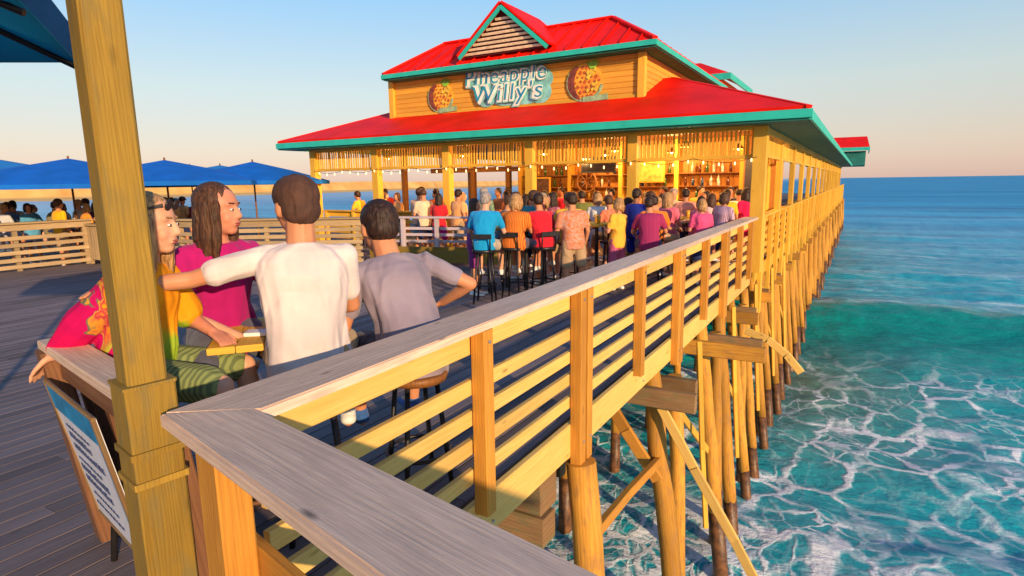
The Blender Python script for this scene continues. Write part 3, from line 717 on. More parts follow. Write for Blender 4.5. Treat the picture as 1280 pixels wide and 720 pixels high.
# posts, header
FY = 12.15; HX = -1.66
FPX = [-1.66, -4.1, -6.5, -8.8, -11.1, -13.4]
for i, x in enumerate(FPX):
    m_ = MB(PO); wd = .24 if i == 0 else .2; m_.board((x, FY, 0), (x, FY, 2.70), wd, wd, up=(0, 1, 0)); m_.build('post', M['timber'], pav)
m_ = MB(PO); m_.board((-13.5, FY, 2.71 - .0), (-1.55, FY, 2.71), .16, .12)
m_.build('header_beam', M['timber'], pav)
m_ = MB(PO); m_.board((HX, FY + .09, 2.66), (HX, BACKY, 2.66), .14, .14); m_.build('header_beam', M['timber'], pav)
m_ = MB(PO); m_.board((-13.4, FY - .0, 2.17), (-1.6, FY - .0, 2.17), .06, .07); m_.build('valance_rail', M['timber'], pav)
m_ = MB(PO); x = -13.3; bay = 5
while x < -1.75:
    if bay and x > FPX[bay - 1]: m_.build('valance_slats', M['timber'], pav); m_ = MB(PO); bay -= 1
    if min(abs(x - q) for q in FPX) > .14:
        z0 = 2.20 - random.uniform(0, .10) * (random.random() < .3)
        m_.board((x, FY, z0), (x + random.uniform(-.012, .012), FY, 2.65), .028 + .024 * random.random(), .03, up=(0, 1, 0))
    x += .078 + random.uniform(-.014, .014)
m_.build('valance_slats', M['timber'], pav)
m_ = MB(PO); y = FY + .25
while y < BACKY - 1:
    m_.board((HX, y, 2.22), (HX, y, 2.60), .03, .055, up=(0, 1, 0)); y += .13 if y < 30 else .3
m_.board((HX, FY + .1, 2.2), (HX, BACKY, 2.2), .05, .06)
m_.build('side_valance_slats', M['timber'], pav)
y = 15.3; k = 0
while y < BACKY:
    m_ = MB(PO); m_.board((HX, y, -.35), (HX, y, 2.6), .26, .12, up=(1, 0, 0)); m_.build('side_post', M['timber'], pav); y += 3.0; k += 1
# inner posts + back row posts on the left
for x, y in ((-13.4, 16), (-11.6, 17.5), (-10.2, 17.5), (-13.4, 20), (-10.9, 22), (-12.2, 24)):
    m_ = MB(PO); m_.board((x, y, 0), (x, y, 2.86), .16, .16, up=(0, 1, 0)); m_.build('inner_post', M['interior'], pav)
m_ = MB(PO); m_.board((-13.4, 17.5, 2.2), (-9.6, 17.5, 2.2), .1, .16); m_.build('inner_beam', M['interior'], pav)

# sign tower
m_ = MB(PO); z = 3.42; TZ = 4.62
while z < TZ:
    m_.board((TX0, TY, z + .06), (TX1, TY, z + .06), .03, .118, bev=.012)
    m_.board((TX1, TY + .03, z + .06), (TX1, 20, z + .06), .03, .118, bev=.012)
    m_.board((TX0, TY + .03, z + .06), (TX0, 20, z + .06), .03, .118, bev=.012)
    z += .12
m_.board((TX0 + .05, TY + .02, 3.6), (TX1 - .05, TY + .02, 3.6), .02, 1.5)
m_.build('tower_siding', M['siding'], pav)
m_ = MB(PO)
for x in (TX0, TX1): m_.board((x, TY - .01, 3.35), (x, TY - .01, TZ), .16, .16, up=(0, 1, 0))
m_.board((TX0 + .09, TY - .03, 3.56 - .0), (TX1 - .09, TY - .03, 3.56), .03, .10)
m_.build('tower_corner_trim', M['timber'], pav)
# tower roof
ty = 12.72; tx0, tx1 = -11.25, -3.88; tz = 4.62; rise = .92; run = 1.48; by = 20.3
A0, A1 = (tx0, ty, tz), (tx1, ty, tz); C0, C1 = (tx0 + run - .5, ty + run, tz + rise), (tx1 - run, ty + run, tz + rise)
D0, D1 = (tx0 + run - .5, by - run, tz + rise), (tx1 - run, by - run, tz + rise); E0, E1 = (tx0, by, tz), (tx1, by, tz)
m_ = MB(PO)
m_.slab([A0, A1, C1, C0], .05); m_.slab([A1, E1, D1, C1], .05); m_.slab([A0, C0, D0, E0], .05); m_.slab([E1, E0, D0, D1], .05); m_.slab([C0, C1, D1, D0], .05)
x = tx0 + .3
while x < tx1:
    yt = min(1, (x - tx0) / run, (tx1 - x) / run)
    m_.board((x, ty, tz + .02), (x, ty + run * yt, tz + rise * yt + .02), .025, .045, bev=0); x += .42
y = ty + .4
while y < by:
    yt = min(1, (y - ty) / run, (by - y) / run)
    m_.board((tx1, y, tz + .02), (tx1 - run * yt, y, tz + rise * yt + .02), .025, .045, bev=0); y += .42
for a, c in ((A0, C0), (A1, C1), (C0, C1)):
    m_.board(Vector(a) + Vector((0, 0, .03)), Vector(c) + Vector((0, 0, .03)), .12, .05)
# gable dormer roof
gx0, gx1, gz, gt = -8.72, -6.36, tz + .16, 5.86
gm = (gx0 + gx1) / 2; gy = 12.78
def ydorm(z): return ty + (z - tz) / (rise / run)
bk = 14.6
m_.slab([(gx0 - .06, gy - .12, gz + .02), (gm, gy - .12, gt), (gm, bk, gt), (gx0 - .06, bk - .0, gz + .02)][::-1], .05)
m_.slab([(gm, gy - .12, gt), (gx1 + .06, gy - .12, gz + .02), (gx1 + .06, bk, gz + .02), (gm, bk, gt)][::-1], .05)
m_.build('tower_roof', M['roof'], pav)
m_ = MB(PO)
m_.board((tx0 - .02, ty - .02, tz - .06), (tx1 + .04, ty - .02, tz - .06), .05, .11); m_.board((tx1 + .02, ty, tz - .07), (tx1 + .02, by, tz - .07), .05, .12); m_.board((tx0, ty, tz - .07), (tx0, by, tz - .07), .05, .12)
m_.board((gx0 - .02, gy - .10, gz - .03), (gm, gy - .10, gt - .09), .05, .09); m_.board((gm, gy - .105, gt - .09), (gx1 + .02, gy - .105, gz - .03), .05, .09)
m_.build('fascia', M['teal'], pav)
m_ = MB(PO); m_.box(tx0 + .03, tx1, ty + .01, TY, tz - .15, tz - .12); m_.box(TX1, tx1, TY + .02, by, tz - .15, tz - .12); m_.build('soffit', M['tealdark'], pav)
m_ = MB(PO)   # louvred vent
z = gz + .06
while z < gt - .3:
    hw = (gt - .16 - z) / (gt - .16 - gz) * (gx1 - gx0) / 2
    m_.board((gm - hw, gy, z), (gm + hw, gy, z), .03, .055, twist=.5); z += .10
m_.build('gable_vent', plain('louvre_cream', (.90, .66, .42), .6, 8, .2), pav)
m_ = MB(PO); m_.poly([(gx0, gy + .05, gz), (gx1, gy + .05, gz), (gm, gy + .05, gt - .08)]); m_.build('gable_back', plain('gable_dark', (.16, .02, .02), .8), pav)
# rear block
m_ = MB(PO)
rx0, rx1, ry0, ry1, rz = -9, -3.86, 20.6, 25, 5.08
m_.slab([(rx0, ry0, rz), (rx1, ry0, rz), (rx1 - 1.2, ry0 + 1.2, rz + .6), (rx0 + 1.2, ry0 + 1.2, rz + .6)], .05)
m_.slab([(rx1, ry0, rz), (rx1, ry1, rz), (rx1 - 1.2, ry1 - 1.2, rz + .6), (rx1 - 1.2, ry0 + 1.2, rz + .6)], .05)
m_.slab([(rx0 + 1.2, ry0 + 1.2, rz + .6), (rx1 - 1.2, ry0 + 1.2, rz + .6), (rx1 - 1.2, ry1 - 1.2, rz + .6), (rx0 + 1.2, ry1 - 1.2, rz + .6)], .05)
m_.build('rear_roof', M['roof'], pav)
m_ = MB(PO); m_.board((rx1 + .02, ry0, rz - .1), (rx1 + .02, ry1, rz - .1), .05, .2); m_.board((rx0, ry0 - .02, rz - .1), (rx1 + .04, ry0 - .02, rz - .1), .05, .2); m_.build('rear_fascia', M['teal'], pav)
m_ = MB(PO); m_.box(rx0 + .3, rx1 - .3, ry0 + .3, ry1 - .3, 3.2, rz - .1); m_.build('rear_wall', M['siding'], pav)

# bar inside
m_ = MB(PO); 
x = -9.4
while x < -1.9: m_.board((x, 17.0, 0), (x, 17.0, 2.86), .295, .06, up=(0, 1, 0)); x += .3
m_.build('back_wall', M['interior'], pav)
for k, z in enumerate((1.25, 1.6, 1.95)):
    m_ = MB(PO); m_.box(-9.2, -2.2, 16.66, 16.96, z - .03, z); m_.build('shelf', M['shelf'], pav)
for x in (-9.3, -7.6, -6.0, -4.4, -2.7, -2.1): m_ = MB(PO); m_.board((x, 16.8, 0), (x, 16.8, 2.86), .12, .3, up=(0, 1, 0)); m_.build('pilaster', M['timber'], pav)
# bar counter
t = thing('bar_counter', 'long wooden bar counter under the shelves inside the open bar', 'counter', (-5.8, 15.2, 0))
m_ = MB(t.location); m_.box(-9, -2.4, 15.0, 15.5, 1.02, 1.08); m_.build('counter_top', M['timber'], t)
m_ = MB(t.location); x = -8.9
while x < -2.5: m_.board((x, 15.15, 0), (x, 15.15, 1.02), .19, .04, up=(0, 1, 0)); x += .2
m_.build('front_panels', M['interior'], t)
m_ = MB(t.location); m_.tube([(-8.9, 14.95, .2), (-2.5, 14.95, .2)], .025); m_.build('foot_rail', M['metal'], t)
bcol = [(.25, .06, .02), (.05, .12, .03), (.55, .30, .05), (.10, .03, .02), (.6, .55, .45), (.02, .06, .15)]
bm_ = [plain('bottle_glass', c, .15, 5, .2, spec=.6) for c in bcol]
protos = []
for k in range(6):
    m_ = MB(); h = (.26, .3, .24)[k % 3]; m_.tube([(0, 0, 0), (0, 0, h * .6), (0, 0, h * .74), (0, 0, h)], [.04, .04, .017, .015], 8)
    protos.append(m_)
pm = []
k = 0
for z in (1.25, 1.6, 1.95):
    x = -9.05
    while x < -2.3 and k < 110:
        if min(abs(x - q) for q in (-9.3, -7.6, -6.0, -4.4, -2.7, -2.1)) > .13 and random.random() < .8:
            if len(pm) < 6:
                o = protos[len(pm)].build('bottle', bm_[len(pm)]); pm.append(o)
            else: o = random.choice(pm).copy(); col.objects.link(o)
            o.location = (x, 16.8 + random.uniform(-.06, .04), z); tag(o, 'small liquor bottle lined up on the shelves along the back wall of the bar', 'bottle', 'bottles on the bar shelves'); k += 1
        x += random.uniform(.15, .24)
# television, round emblem, framed pictures
def framed(label, cat, name, x0, x1, y, z0, z1, mface, mframe):
    t = thing(name, label, cat, ((x0 + x1) / 2, y, z0))
    m_ = MB(t.location); m_.box(x0, x1, y - .03, y + .03, z0, z1, bev=.005); m_.build('frame', mframe, t)
    m_ = MB(t.location); m_.box(x0 + .04, x1 - .04, y - .037, y - .031, z0 + .04, z1 - .04, bev=0); m_.build('face', mface, t)
framed('dark wide television hanging above the bar counter', 'television', 'television', -6.75, -5.75, 15.6, 1.98, 2.42, plain('screen', (.015, .01, .015), .15), M['black'])
framed('dark framed menu board on the back wall at the left end of the bar', 'menu board', 'menu_board', -9.0, -8.2, 16.6, 1.3, 1.9, plain('menu', (.12, .05, .03), .5, 14, .6), M['timber'])
framed('dark doorway-sized hatch panel at the right end of the back wall', 'hatch', 'hatch', -2.65, -2.1, 16.6, 1.2, 2.3, plain('hatch', (.02, .015, .03), .5), M['shelf'])
framed('yellow poster on the back wall right of the television', 'poster', 'poster', -5.5, -4.7, 16.6, 1.7, 2.3, plain('poster', (.7, .42, .08), .5, 9, .4), M['timber'])
t = thing('ship_wheel', 'round ship wheel decoration on the back wall of the bar', 'decoration', (-7.0, 16.6, 1.75))
m_ = MB(t.location); m_.tube([(-7.0 + .3 * math.cos(a * math.pi / 12), 16.55, 1.75 + .3 * math.sin(a * math.pi / 12)) for a in range(25)], .035, 8, cap=False); m_.build('rim', M['shelf'], t)
m_ = MB(t.location)
for a in range(8): m_.tube([(-7, 16.55, 1.75), (-7.0 + .4 * math.cos(a * math.pi / 4), 16.55, 1.75 + .4 * math.sin(a * math.pi / 4))], .018, 6)
m_.build('spokes', M['shelf'], t)

# side railing of the pavilion
railing('railing', 'long golden railing under the eave along the ocean side of the bar', (OX + .03, 12.3), (OX + .03, 76), [.4 + 1.25 * k for k in range(50)], 1, mats='timber', matp='timber', matc='timber',
        slats=(.72, .56, .40, .24), capw=.16, doubles=tuple(.4 + 1.25 * k for k in range(0, 50, 1) if k % 3 == 0), postz=-.62, dblz=-.9)
# far building at the pier head
t = thing('pier_house', 'small red-roofed teal-trimmed pier house at the far end of the pier', 'building', (-3, 78, 0))
m_ = MB(t.location); m_.slab([(-6, 74, 4.9), (.5, 74, 4.9), (.2, 76.5, 6.1), (-5, 76.5, 6.1)], .06); m_.slab([(.5, 74, 4.9), (.5, 84, 4.9), (.2, 81, 6.1), (.2, 76.5, 6.1)], .06); m_.build('roof', M['roof'], t)
m_ = MB(t.location); m_.board((-6, 73.95, 4.7), (.55, 73.95, 4.7), .08, .35); m_.board((.5, 74, 4.69), (.5, 84, 4.69), .08, .35); m_.build('fascia', M['teal'], t)
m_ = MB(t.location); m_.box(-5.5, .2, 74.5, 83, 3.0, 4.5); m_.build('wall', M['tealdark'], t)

# ------------------------------------------------------------------ SIGNS ON THE TOWER
def text_mesh(body, size, off=0, ext=.01, shear=0, sp=1.0):
    cu = bpy.data.curves.new('t', 'FONT'); cu.body = body; cu.size = size; cu.extrude = ext; cu.offset = off; cu.align_x = 'CENTER'; cu.shear = shear; cu.space_character = sp
    o = bpy.data.objects.new('t', cu); col.objects.link(o)
    dg = bpy.context.evaluated_depsgraph_get(); me = bpy.data.meshes.new_from_object(o.evaluated_get(dg))
    bpy.data.objects.remove(o); return me
sg = thing('bar_sign', 'two-line white and blue lettered bar name sign on the tower front between two fruit emblems', 'sign', (-7.70, TY - .06, 4.02))
lines = [('Pineapple', .50, .12, 4.145, 1.3), ("Willy's", .52, .12, 3.72, 1.15)]
mteal = plain('sign_pale_teal', (.25, .60, .58), .5, 6, .3); mwhite = plain('sign_cream', (.85, .84, .72), .5, 10, .12); mblue = plain('sign_blue', (.015, .20, .42), .45, 5, .5, c2=(.02, .33, .42))
for body, size, sh, z, sxl in lines:
    for off, dy, mt, nm in ((.055, -.010, mteal, 'halo'), (.032, -.022, mwhite, 'outline'), (-.004, -.034, mblue, 'lettering')):
        me = text_mesh(body, size, off, .008, sh, 1.12)
        xsv = [v.co.x for v in me.vertices]; wdt = max(xsv) - min(xsv); cx = (max(xsv) + min(xsv)) / 2
        kx = (2.28 if 'P' in body else 1.95) / wdt
        for v in me.vertices: v.co = Vector(((v.co.x - cx) * kx, -v.co.z, v.co.y * 1.05))
        o = link(nm, me, mt, sg, (0 if 'P' in body else .08, dy - (0 if 'P' in body else .03), z - 4.0))
m_ = MB(sg.location)
for x0, z0, rx, rz2 in ((-8.6, 4.28, .28, .22), (-8.25, 3.92, .35, .3), (-7.6, 4.2, .8, .30), (-6.95, 4.15, .55, .32), (-7.4, 3.88, .85, .30), (-6.75, 3.86, .3, .26)):
    pts = [(x0 + rx * math.cos(a * math.pi / 10), TY - .035 - .0013 * x0 * 0 - .002 * (len(str(x0)) % 3), z0 + rz2 * math.sin(a * math.pi / 10)) for a in range(20)]
    m_.slab([(p[0], p[1] - .002 * abs(int(x0 * 10)) % .013, p[2]) for p in pts], .012)
m_.build('backing', mteal, sg)
def emblem(cx, cz, rw, rh, label, redc):
    t = thing('fruit_emblem', label, 'sign', (cx, TY - .05, cz))
    m_ = MB(t.location); m_.slab([(cx + rw * math.cos(a * math.pi / 12), TY - .045, cz + rh * math.sin(a * math.pi / 12)) for a in range(24)], .02)
    m_.build('fruit', plain('fruit_orange', redc, .5, 7, .5, c2=(.85, .48, .04)), t)
    m_ = MB(t.location)
    m_.slab([(cx + rw * 1.03 * math.cos(R(a)), TY - .066, cz + rh * 1.04 * math.sin(R(a))) for a in range(120, 256, 15)] + [(cx + rw * .62 * math.cos(R(a)), TY - .066, cz + rh * .92 * math.sin(R(a))) for a in range(240, 119, -20)], .006)
    m_.build('dark_edge', plain('fruit_shadow_paint', (.22, .05, .03), .5, 9, .5), t)
    m_ = MB(t.location)
    for k in range(16):
        a = random.uniform(-1.2, 1.2); q_ = random.uniform(.3, .92); s = rw * random.uniform(.07, .15); xx, zz = cx + rw * q_ * math.cos(a), cz + rh * q_ * math.sin(a)
        m_.slab([(xx - s, TY - .071 - k * .0007, zz - s * .3), (xx + s * .2, TY - .071 - k * .0007, zz - s), (xx + s, TY - .071 - k * .0007, zz + s * .2), (xx, TY - .071 - k * .0007, zz + s)], .004)
    m_.build('highlights', plain('fruit_yellow', (.85, .58, .06), .5, 9, .3), t)
    m_ = MB(t.location)
    for r_ in range(-3, 4):
        for c__ in range(-3, 4):
            xx = cx + c__ * rw * .27 + (rw * .13 if r_ % 2 else 0); zz = cz + r_ * rh * .26
            if ((xx - cx) / rw) ** 2 + ((zz - cz) / rh) ** 2 < .8:
                s = rw * random.uniform(.06, .13); xx += rw * random.uniform(-.04, .04); zz += rh * random.uniform(-.04, .04); m_.slab([(xx - s, TY - .058, zz), (xx, TY - .058, zz - s), (xx + s, TY - .058, zz), (xx, TY - .058, zz + s)], .012)
    m_.build('scales', plain('fruit_brown', (.55, .13, .02), .5, 9, .5), t)
    m_ = MB(t.location)
    for k in range(7):
        a = R(90 - 42 + k * 14) ; bx_, bz = cx + rw * .45, cz + rh * .75
        tip = (bx_ + .42 * rw * math.cos(a) * 1.6, TY - .06, bz + .34 * rh * math.sin(a) * 1.4)
        m_.slab([(bx_ - .05, TY - .06 - k * .001, bz - .03), (bx_ + .05, TY - .06 - k * .001, bz - .03), (tip[0], tip[1] - k * .001, tip[2])], .01)
    m_.build('leaves', plain('leaf_green', (.25, .50, .04), .5, 9, .3), t)
    m_ = MB(t.location)
    for k in range(9):
        a = R(150 + k * 22); m_.board((cx + rw * 1.02 * math.cos(a), TY - .05, cz + rh * 1.04 * math.sin(a)), (cx + rw * 1.02 * math.cos(a + R(22)), TY - .05, cz + rh * 1.04 * math.sin(a + R(22))), .03, .06)
    m_.board((cx - rw * .1, TY - .072, cz - rh * .98), (cx + rw * 1.35, TY - .072, cz - rh * .90), .015, .12)
    m_.build('ribbon', plain('ribbon_green', (.30, .45, .25), .5, 9, .3), t)
emblem(-5.60, 3.98, .42, .40, 'orange-red fruit emblem with green leaves right of the bar name sign', (.78, .22, .03))
emblem(-9.65, 3.98, .38, .36, 'smaller golden fruit emblem with green ribbon left of the bar name sign', (.78, .34, .03))

# ------------------------------------------------------------------ PARASOLS
def parasol(cx, cy, rim, top, half, label, mat, yawr=0, nside=8, pole=True, group='blue parasols at the left end of the deck', base=-.15):
    t = thing('parasol', label, 'parasol', (cx, cy, base), group)
    m_ = MB(t.location)
    ringpts = [(cx + half * math.cos(yawr + 2 * math.pi * k / nside), cy + half * math.sin(yawr + 2 * math.pi * k / nside), rim) for k in range(nside)]
    mids = [(cx + half * .5 * math.cos(yawr + 2 * math.pi * k / nside), cy + half * .5 * math.sin(yawr + 2 * math.pi * k / nside), rim + (top - rim) * .55) for k in range(nside)]
    apex = Vector((cx, cy, top)) - t.location
    def V(p): return m_.bm.verts.new(Vector(p) - t.location)
    for dz in (0, -.012):
        rp = [V((p[0], p[1], p[2] + dz)) for p in ringpts]; mp_ = [V((p[0], p[1], p[2] + dz)) for p in mids]; ap = m_.bm.verts.new(apex + Vector((0, 0, dz)))
        for k in range(nside):
            j = (k + 1) % nside
            q = [rp[k], rp[j], mp_[j], mp_[k]]; tr = [mp_[k], mp_[j], ap]
            if dz: q.reverse(); tr.reverse()
            m_.face(q, [(0, 0)] * 4); m_.face(tr, [(0, 0)] * 3)
    m_.build('canopy', mat, t)
    m_ = MB(t.location)
    for k in range(nside):
        j = (k + 1) % nside
        a, c = ringpts[k], ringpts[j]
        m_.slab([a, c, (c[0], c[1], c[2] - .10), (a[0], a[1], a[2] - .10)], .006)
    m_.build('valance', mat, t)
    if pole:
        m_ = MB(t.location); m_.tube([(cx, cy, base + .06), (cx, cy, top + .06)], .024, 10); m_.build('pole', M['shelf'], t)
        m_ = MB(t.location); m_.tube([(cx, cy, base), (cx, cy, base + .07)], .28, 16); m_.build('base', M['black'], t)
        m_ = MB(t.location)
        for k in range(nside): m_.board((cx, cy, top - .05), (ringpts[k][0], ringpts[k][1], rim - .02), .02, .02)
        m_.build('ribs', M['shelf'], t)
    return t
PP = [(-17.0, 7.6, 1.86, 2.50, 2.9, 'leftmost low blue parasol seen beyond the far railing', 'umb_blue'),
      (-15.4, 9.05, 1.90, 2.45, 2.45, 'blue parasol just right of the tall square post', 'umb_blue'),
      (-19.5, 13.4, 1.93, 2.50, 2.7, 'small farther blue parasol between two larger ones', 'umb_blue2'),
      (-22.5, 8.0, 1.95, 2.7, 3.2, 'distant blue parasol at the left frame edge behind the nearest one', 'umb_blue2'), (-23.0, 14.5, 1.95, 2.6, 3.0, 'distant lighter blue parasol between the tall post and the bar', 'umb_blue2'),
      (-15.1, 11.4, 1.90, 2.45, 2.15, 'blue parasol beside the left corner post of the bar', 'umb_blue')]
for x, y, rz_, tz_, hf, lb, mt in PP: parasol(x, y, rz_, tz_, hf, lb, M[mt], .3)
# large canopy overhead at the upper left
t = thing('parasol', 'big turquoise parasol overhead at the upper left, dark ribs under its canopy', 'parasol', (-3.35, .22, 0))
tip = Vector((-3.23, 1.54, 2.35)); ax = Vector((-3.35, .22, 2.92))
e1_ = Vector((-5.06, .31, 2.35)); e2_ = Vector((-1.52, .45, 2.35)); e3_ = Vector((-3.35, -.78, 2.35))
m_ = MB(t.location)
cs = [tip, e1_, e3_, e2_]
for k in range(4):
    a, c = cs[k], cs[(k + 1) % 4]; nn = 6
    for i_ in range(nn):
        for j_ in range(nn):
            def S(u, v_):
                p = (a.lerp(c, u)).lerp(ax, v_); sag = -.10 * math.sin(math.pi * v_) * math.sin(math.pi * u); return p + Vector((0, 0, sag))
            q = [S(i_ / nn, j_ / nn), S((i_ + 1) / nn, j_ / nn), S((i_ + 1) / nn, (j_ + 1) / nn), S(i_ / nn, (j_ + 1) / nn)]
            m_.poly(q)
bmesh.ops.remove_doubles(m_.bm, verts=m_.bm.verts, dist=.001)
for f_ in m_.bm.faces: f_.smooth = True
o = m_.build('canopy', M['canopy'], t); sm = o.modifiers.new('s', 'SOLIDIFY'); sm.thickness = .008
m_ = MB(t.location)
for k in range(4):
    a, c = cs[k], cs[(k + 1) % 4]; out = ((a + c) / 2 - (tip + e3_) / 2); out.z = 0; out.normalize()
    m_.poly([a, c, c + out * .07 + Vector((0, 0, .04)), a + out * .07 + Vector((0, 0, .04))]); 
o = m_.build('valance', M['umb_blue2'], t); sm = o.modifiers.new('s', 'SOLIDIFY'); sm.thickness = .006
for c in cs:
    m_ = MB(t.location); m_.tube([ax - Vector((0, 0, .06)), c - Vector((0, 0, .03))], .014, 8); m_.tube([Vector((ax.x, ax.y, 2.2)), ax.lerp(c, .62) - Vector((0, 0, .05))], .011, 8); m_.build('rib', M['black'], t)
for k in range(4):
    c = (cs[k] + cs[(k + 1) % 4]) / 2
    m_ = MB(t.location); m_.tube([ax - Vector((0, 0, .06)), c - Vector((0, 0, .03))], .012, 8); m_.build('rib', M['black'], t)
m_ = MB(t.location); m_.tube([(ax.x, ax.y, 0), ax + Vector((0, 0, .05))], .03, 12); m_.build('pole', M['shelf'], t)

# ------------------------------------------------------------------ PEOPLE
UP = Vector((0, 0, 1))
SK = {'tan': skinmat((.55, .25, .13)), 'pink': skinmat((.62, .27, .17)), 'brown': skinmat((.36, .16, .075)), 'light': skinmat((.66, .36, .23))}
def hairmat(name, c):
    m, nt, b = newmat(name); tc = N(nt, 'ShaderNodeTexCoord'); mp = N(nt, 'ShaderNodeMapping'); mp.inputs['Scale'].default_value = (110, 110, 14); nt.links.new(tc.outputs['Object'], mp.inputs[0])
    nz = N(nt, 'ShaderNodeTexNoise'); nz.inputs['Scale'].default_value = 1; nz.inputs['Detail'].default_value = 4; nt.links.new(mp.outputs[0], nz.inputs['Vector'])
    r = ramp(nt, nz.outputs['Fac'], [(.35, [x * .35 for x in c]), (.65, [x * 1.25 for x in c])]); nt.links.new(r.outputs[0], b.inputs['Base Color']); b.inputs['Roughness'].default_value = .55; b.inputs['Specular IOR Level'].default_value = .3
    bp = N(nt, 'ShaderNodeBump'); bp.inputs['Strength'].default_value = .9; bp.inputs['Distance'].default_value = .006; nt.links.new(nz.outputs['Fac'], bp.inputs['Height']); nt.links.new(bp.outputs[0], b.inputs['Normal']); return m
HAIRC = {'dark': hairmat('dark_hair', (.035, .016, .010)), 'brown': hairmat('brown_hair', (.085, .036, .018)),
         'blond': hairmat('blond_hair', (.46, .25, .10)), 'grey': hairmat('grey_hair', (.35, .30, .27)), 'cap': plain('brown_cap', (.075, .032, .020), .8, 14, .3, .2)}
_ico = {}
def frame(fwd, up=UP):
    f = Vector(fwd).normalized(); r = f.cross(Vector(up)).normalized(); u = r.cross(f).normalized()
    return r, f, u
class Blob:
    def __init__(s): s.bm = bmesh.new()
    def ell(s, c, rad, fr=None, sub=2):
        r, f_, u = fr or (Vector((1, 0, 0)), Vector((0, 1, 0)), UP)
        m = Matrix((r * rad[0], f_ * rad[1], u * rad[2])).transposed().to_4x4(); m.translation = Vector(c)
        bmesh.ops.create_icosphere(s.bm, subdivisions=sub, radius=1, matrix=m)
    def cap(s, a, ra, b, rb, n=10, flat=None, fr=None):
        """tapered capsule; flat=(vector, factor) squeezes it along a direction"""
        a = Vector(a); b = Vector(b); d = b - a; L = d.length
        if L < 1e-6: return
        d.normalize(); x = d.orthogonal().normalized(); y = d.cross(x)
        st = []
        for k in range(4): th = math.pi / 2 * (1 - k / 4); st.append((a - d * ra * math.sin(th), ra * math.cos(th)))
        for k in range(0, 5): st.append((a.lerp(b, k / 4), ra + (rb - ra) * k / 4))
        for k in range(1, 5): th = math.pi / 2 * (k / 4); st.append((b + d * rb * math.sin(th), rb * math.cos(th)))
        rings = []
        for c, rr in st:
            ring = []
            for k in range(n):
                t = 2 * math.pi * k / n; v = x * math.cos(t) * max(rr, .0005) + y * math.sin(t) * max(rr, .0005)
                if flat: fv, ff = flat; v = v - fv * v.dot(fv) * (1 - ff)
                ring.append(s.bm.verts.new(c + v))
            rings.append(ring)
        for i in range(len(rings) - 1):
            for k in range(n):
                j = (k + 1) % n; s.bm.faces.new([rings[i][k], rings[i][j], rings[i + 1][j], rings[i + 1][k]])
        s.bm.faces.new(list(reversed(rings[0]))); s.bm.faces.new(rings[-1])
    def chain(s, pts, rads, **k):
        for i in range(len(pts) - 1): s.cap(pts[i], rads[i], pts[i + 1], rads[i + 1], **k)
    def loft(s, secs, n=18):
        """secs: (centre, right, fwd, rx, ry) elliptical sections"""
        rings = []
        for c, r, f_, rx, ry in secs:
            ring = []
            for k in range(n):
                t = 2 * math.pi * k / n; ct, st_ = math.cos(t), math.sin(t); e = .85
                X = math.copysign(abs(ct) ** e, ct) * rx; Y = math.copysign(abs(st_) ** e, st_) * ry
                ring.append(s.bm.verts.new(Vector(c) + r * X + f_ * Y))
            rings.append(ring)
        for i in range(len(rings) - 1):
            for k in range(n):
                j = (k + 1) % n; s.bm.faces.new([rings[i][k], rings[i][j], rings[i + 1][j], rings[i + 1][k]])
        s.bm.faces.new(list(reversed(rings[0]))); s.bm.faces.new(rings[-1])
    def bake(s, name, mat, parent, vox, sm=3, noise_amp=0, nscale=6, loc0=None, stretch=(1, 1, .35)):
        bmesh.ops.recalc_face_normals(s.bm, faces=s.bm.faces)
        me = bpy.data.meshes.new(name); s.bm.to_mesh(me); s.bm.free()
        o = bpy.data.objects.new('tmp', me); col.objects.link(o)
        rm = o.modifiers.new('r', 'REMESH'); rm.mode = 'VOXEL'; rm.voxel_size = vox
        s_ = o.modifiers.new('s', 'SMOOTH'); s_.factor = .5; s_.iterations = sm
        dg = bpy.context.evaluated_depsgraph_get(); me2 = bpy.data.meshes.new_from_object(o.evaluated_get(dg))
        bpy.data.objects.remove(o); bpy.data.meshes.remove(me); me2.name = name
        if noise_amp:
            ns_ = [v.normal.copy() for v in me2.vertices]
            for v, nn in zip(me2.vertices, ns_):
                q = v.co; w_ = Vector((q.x * nscale * stretch[0], q.y * nscale * stretch[1], q.z * nscale * stretch[2]))
                a = 1 - abs(noise.noise(w_ + Vector((noise.noise(w_ * .7) * 1.5, 0, 0)))) * 2.4
                v.co = q + nn * noise_amp * (a - .5)
        for p in me2.polygons: p.use_smooth = True
        return link(name, me2, mat, parent)

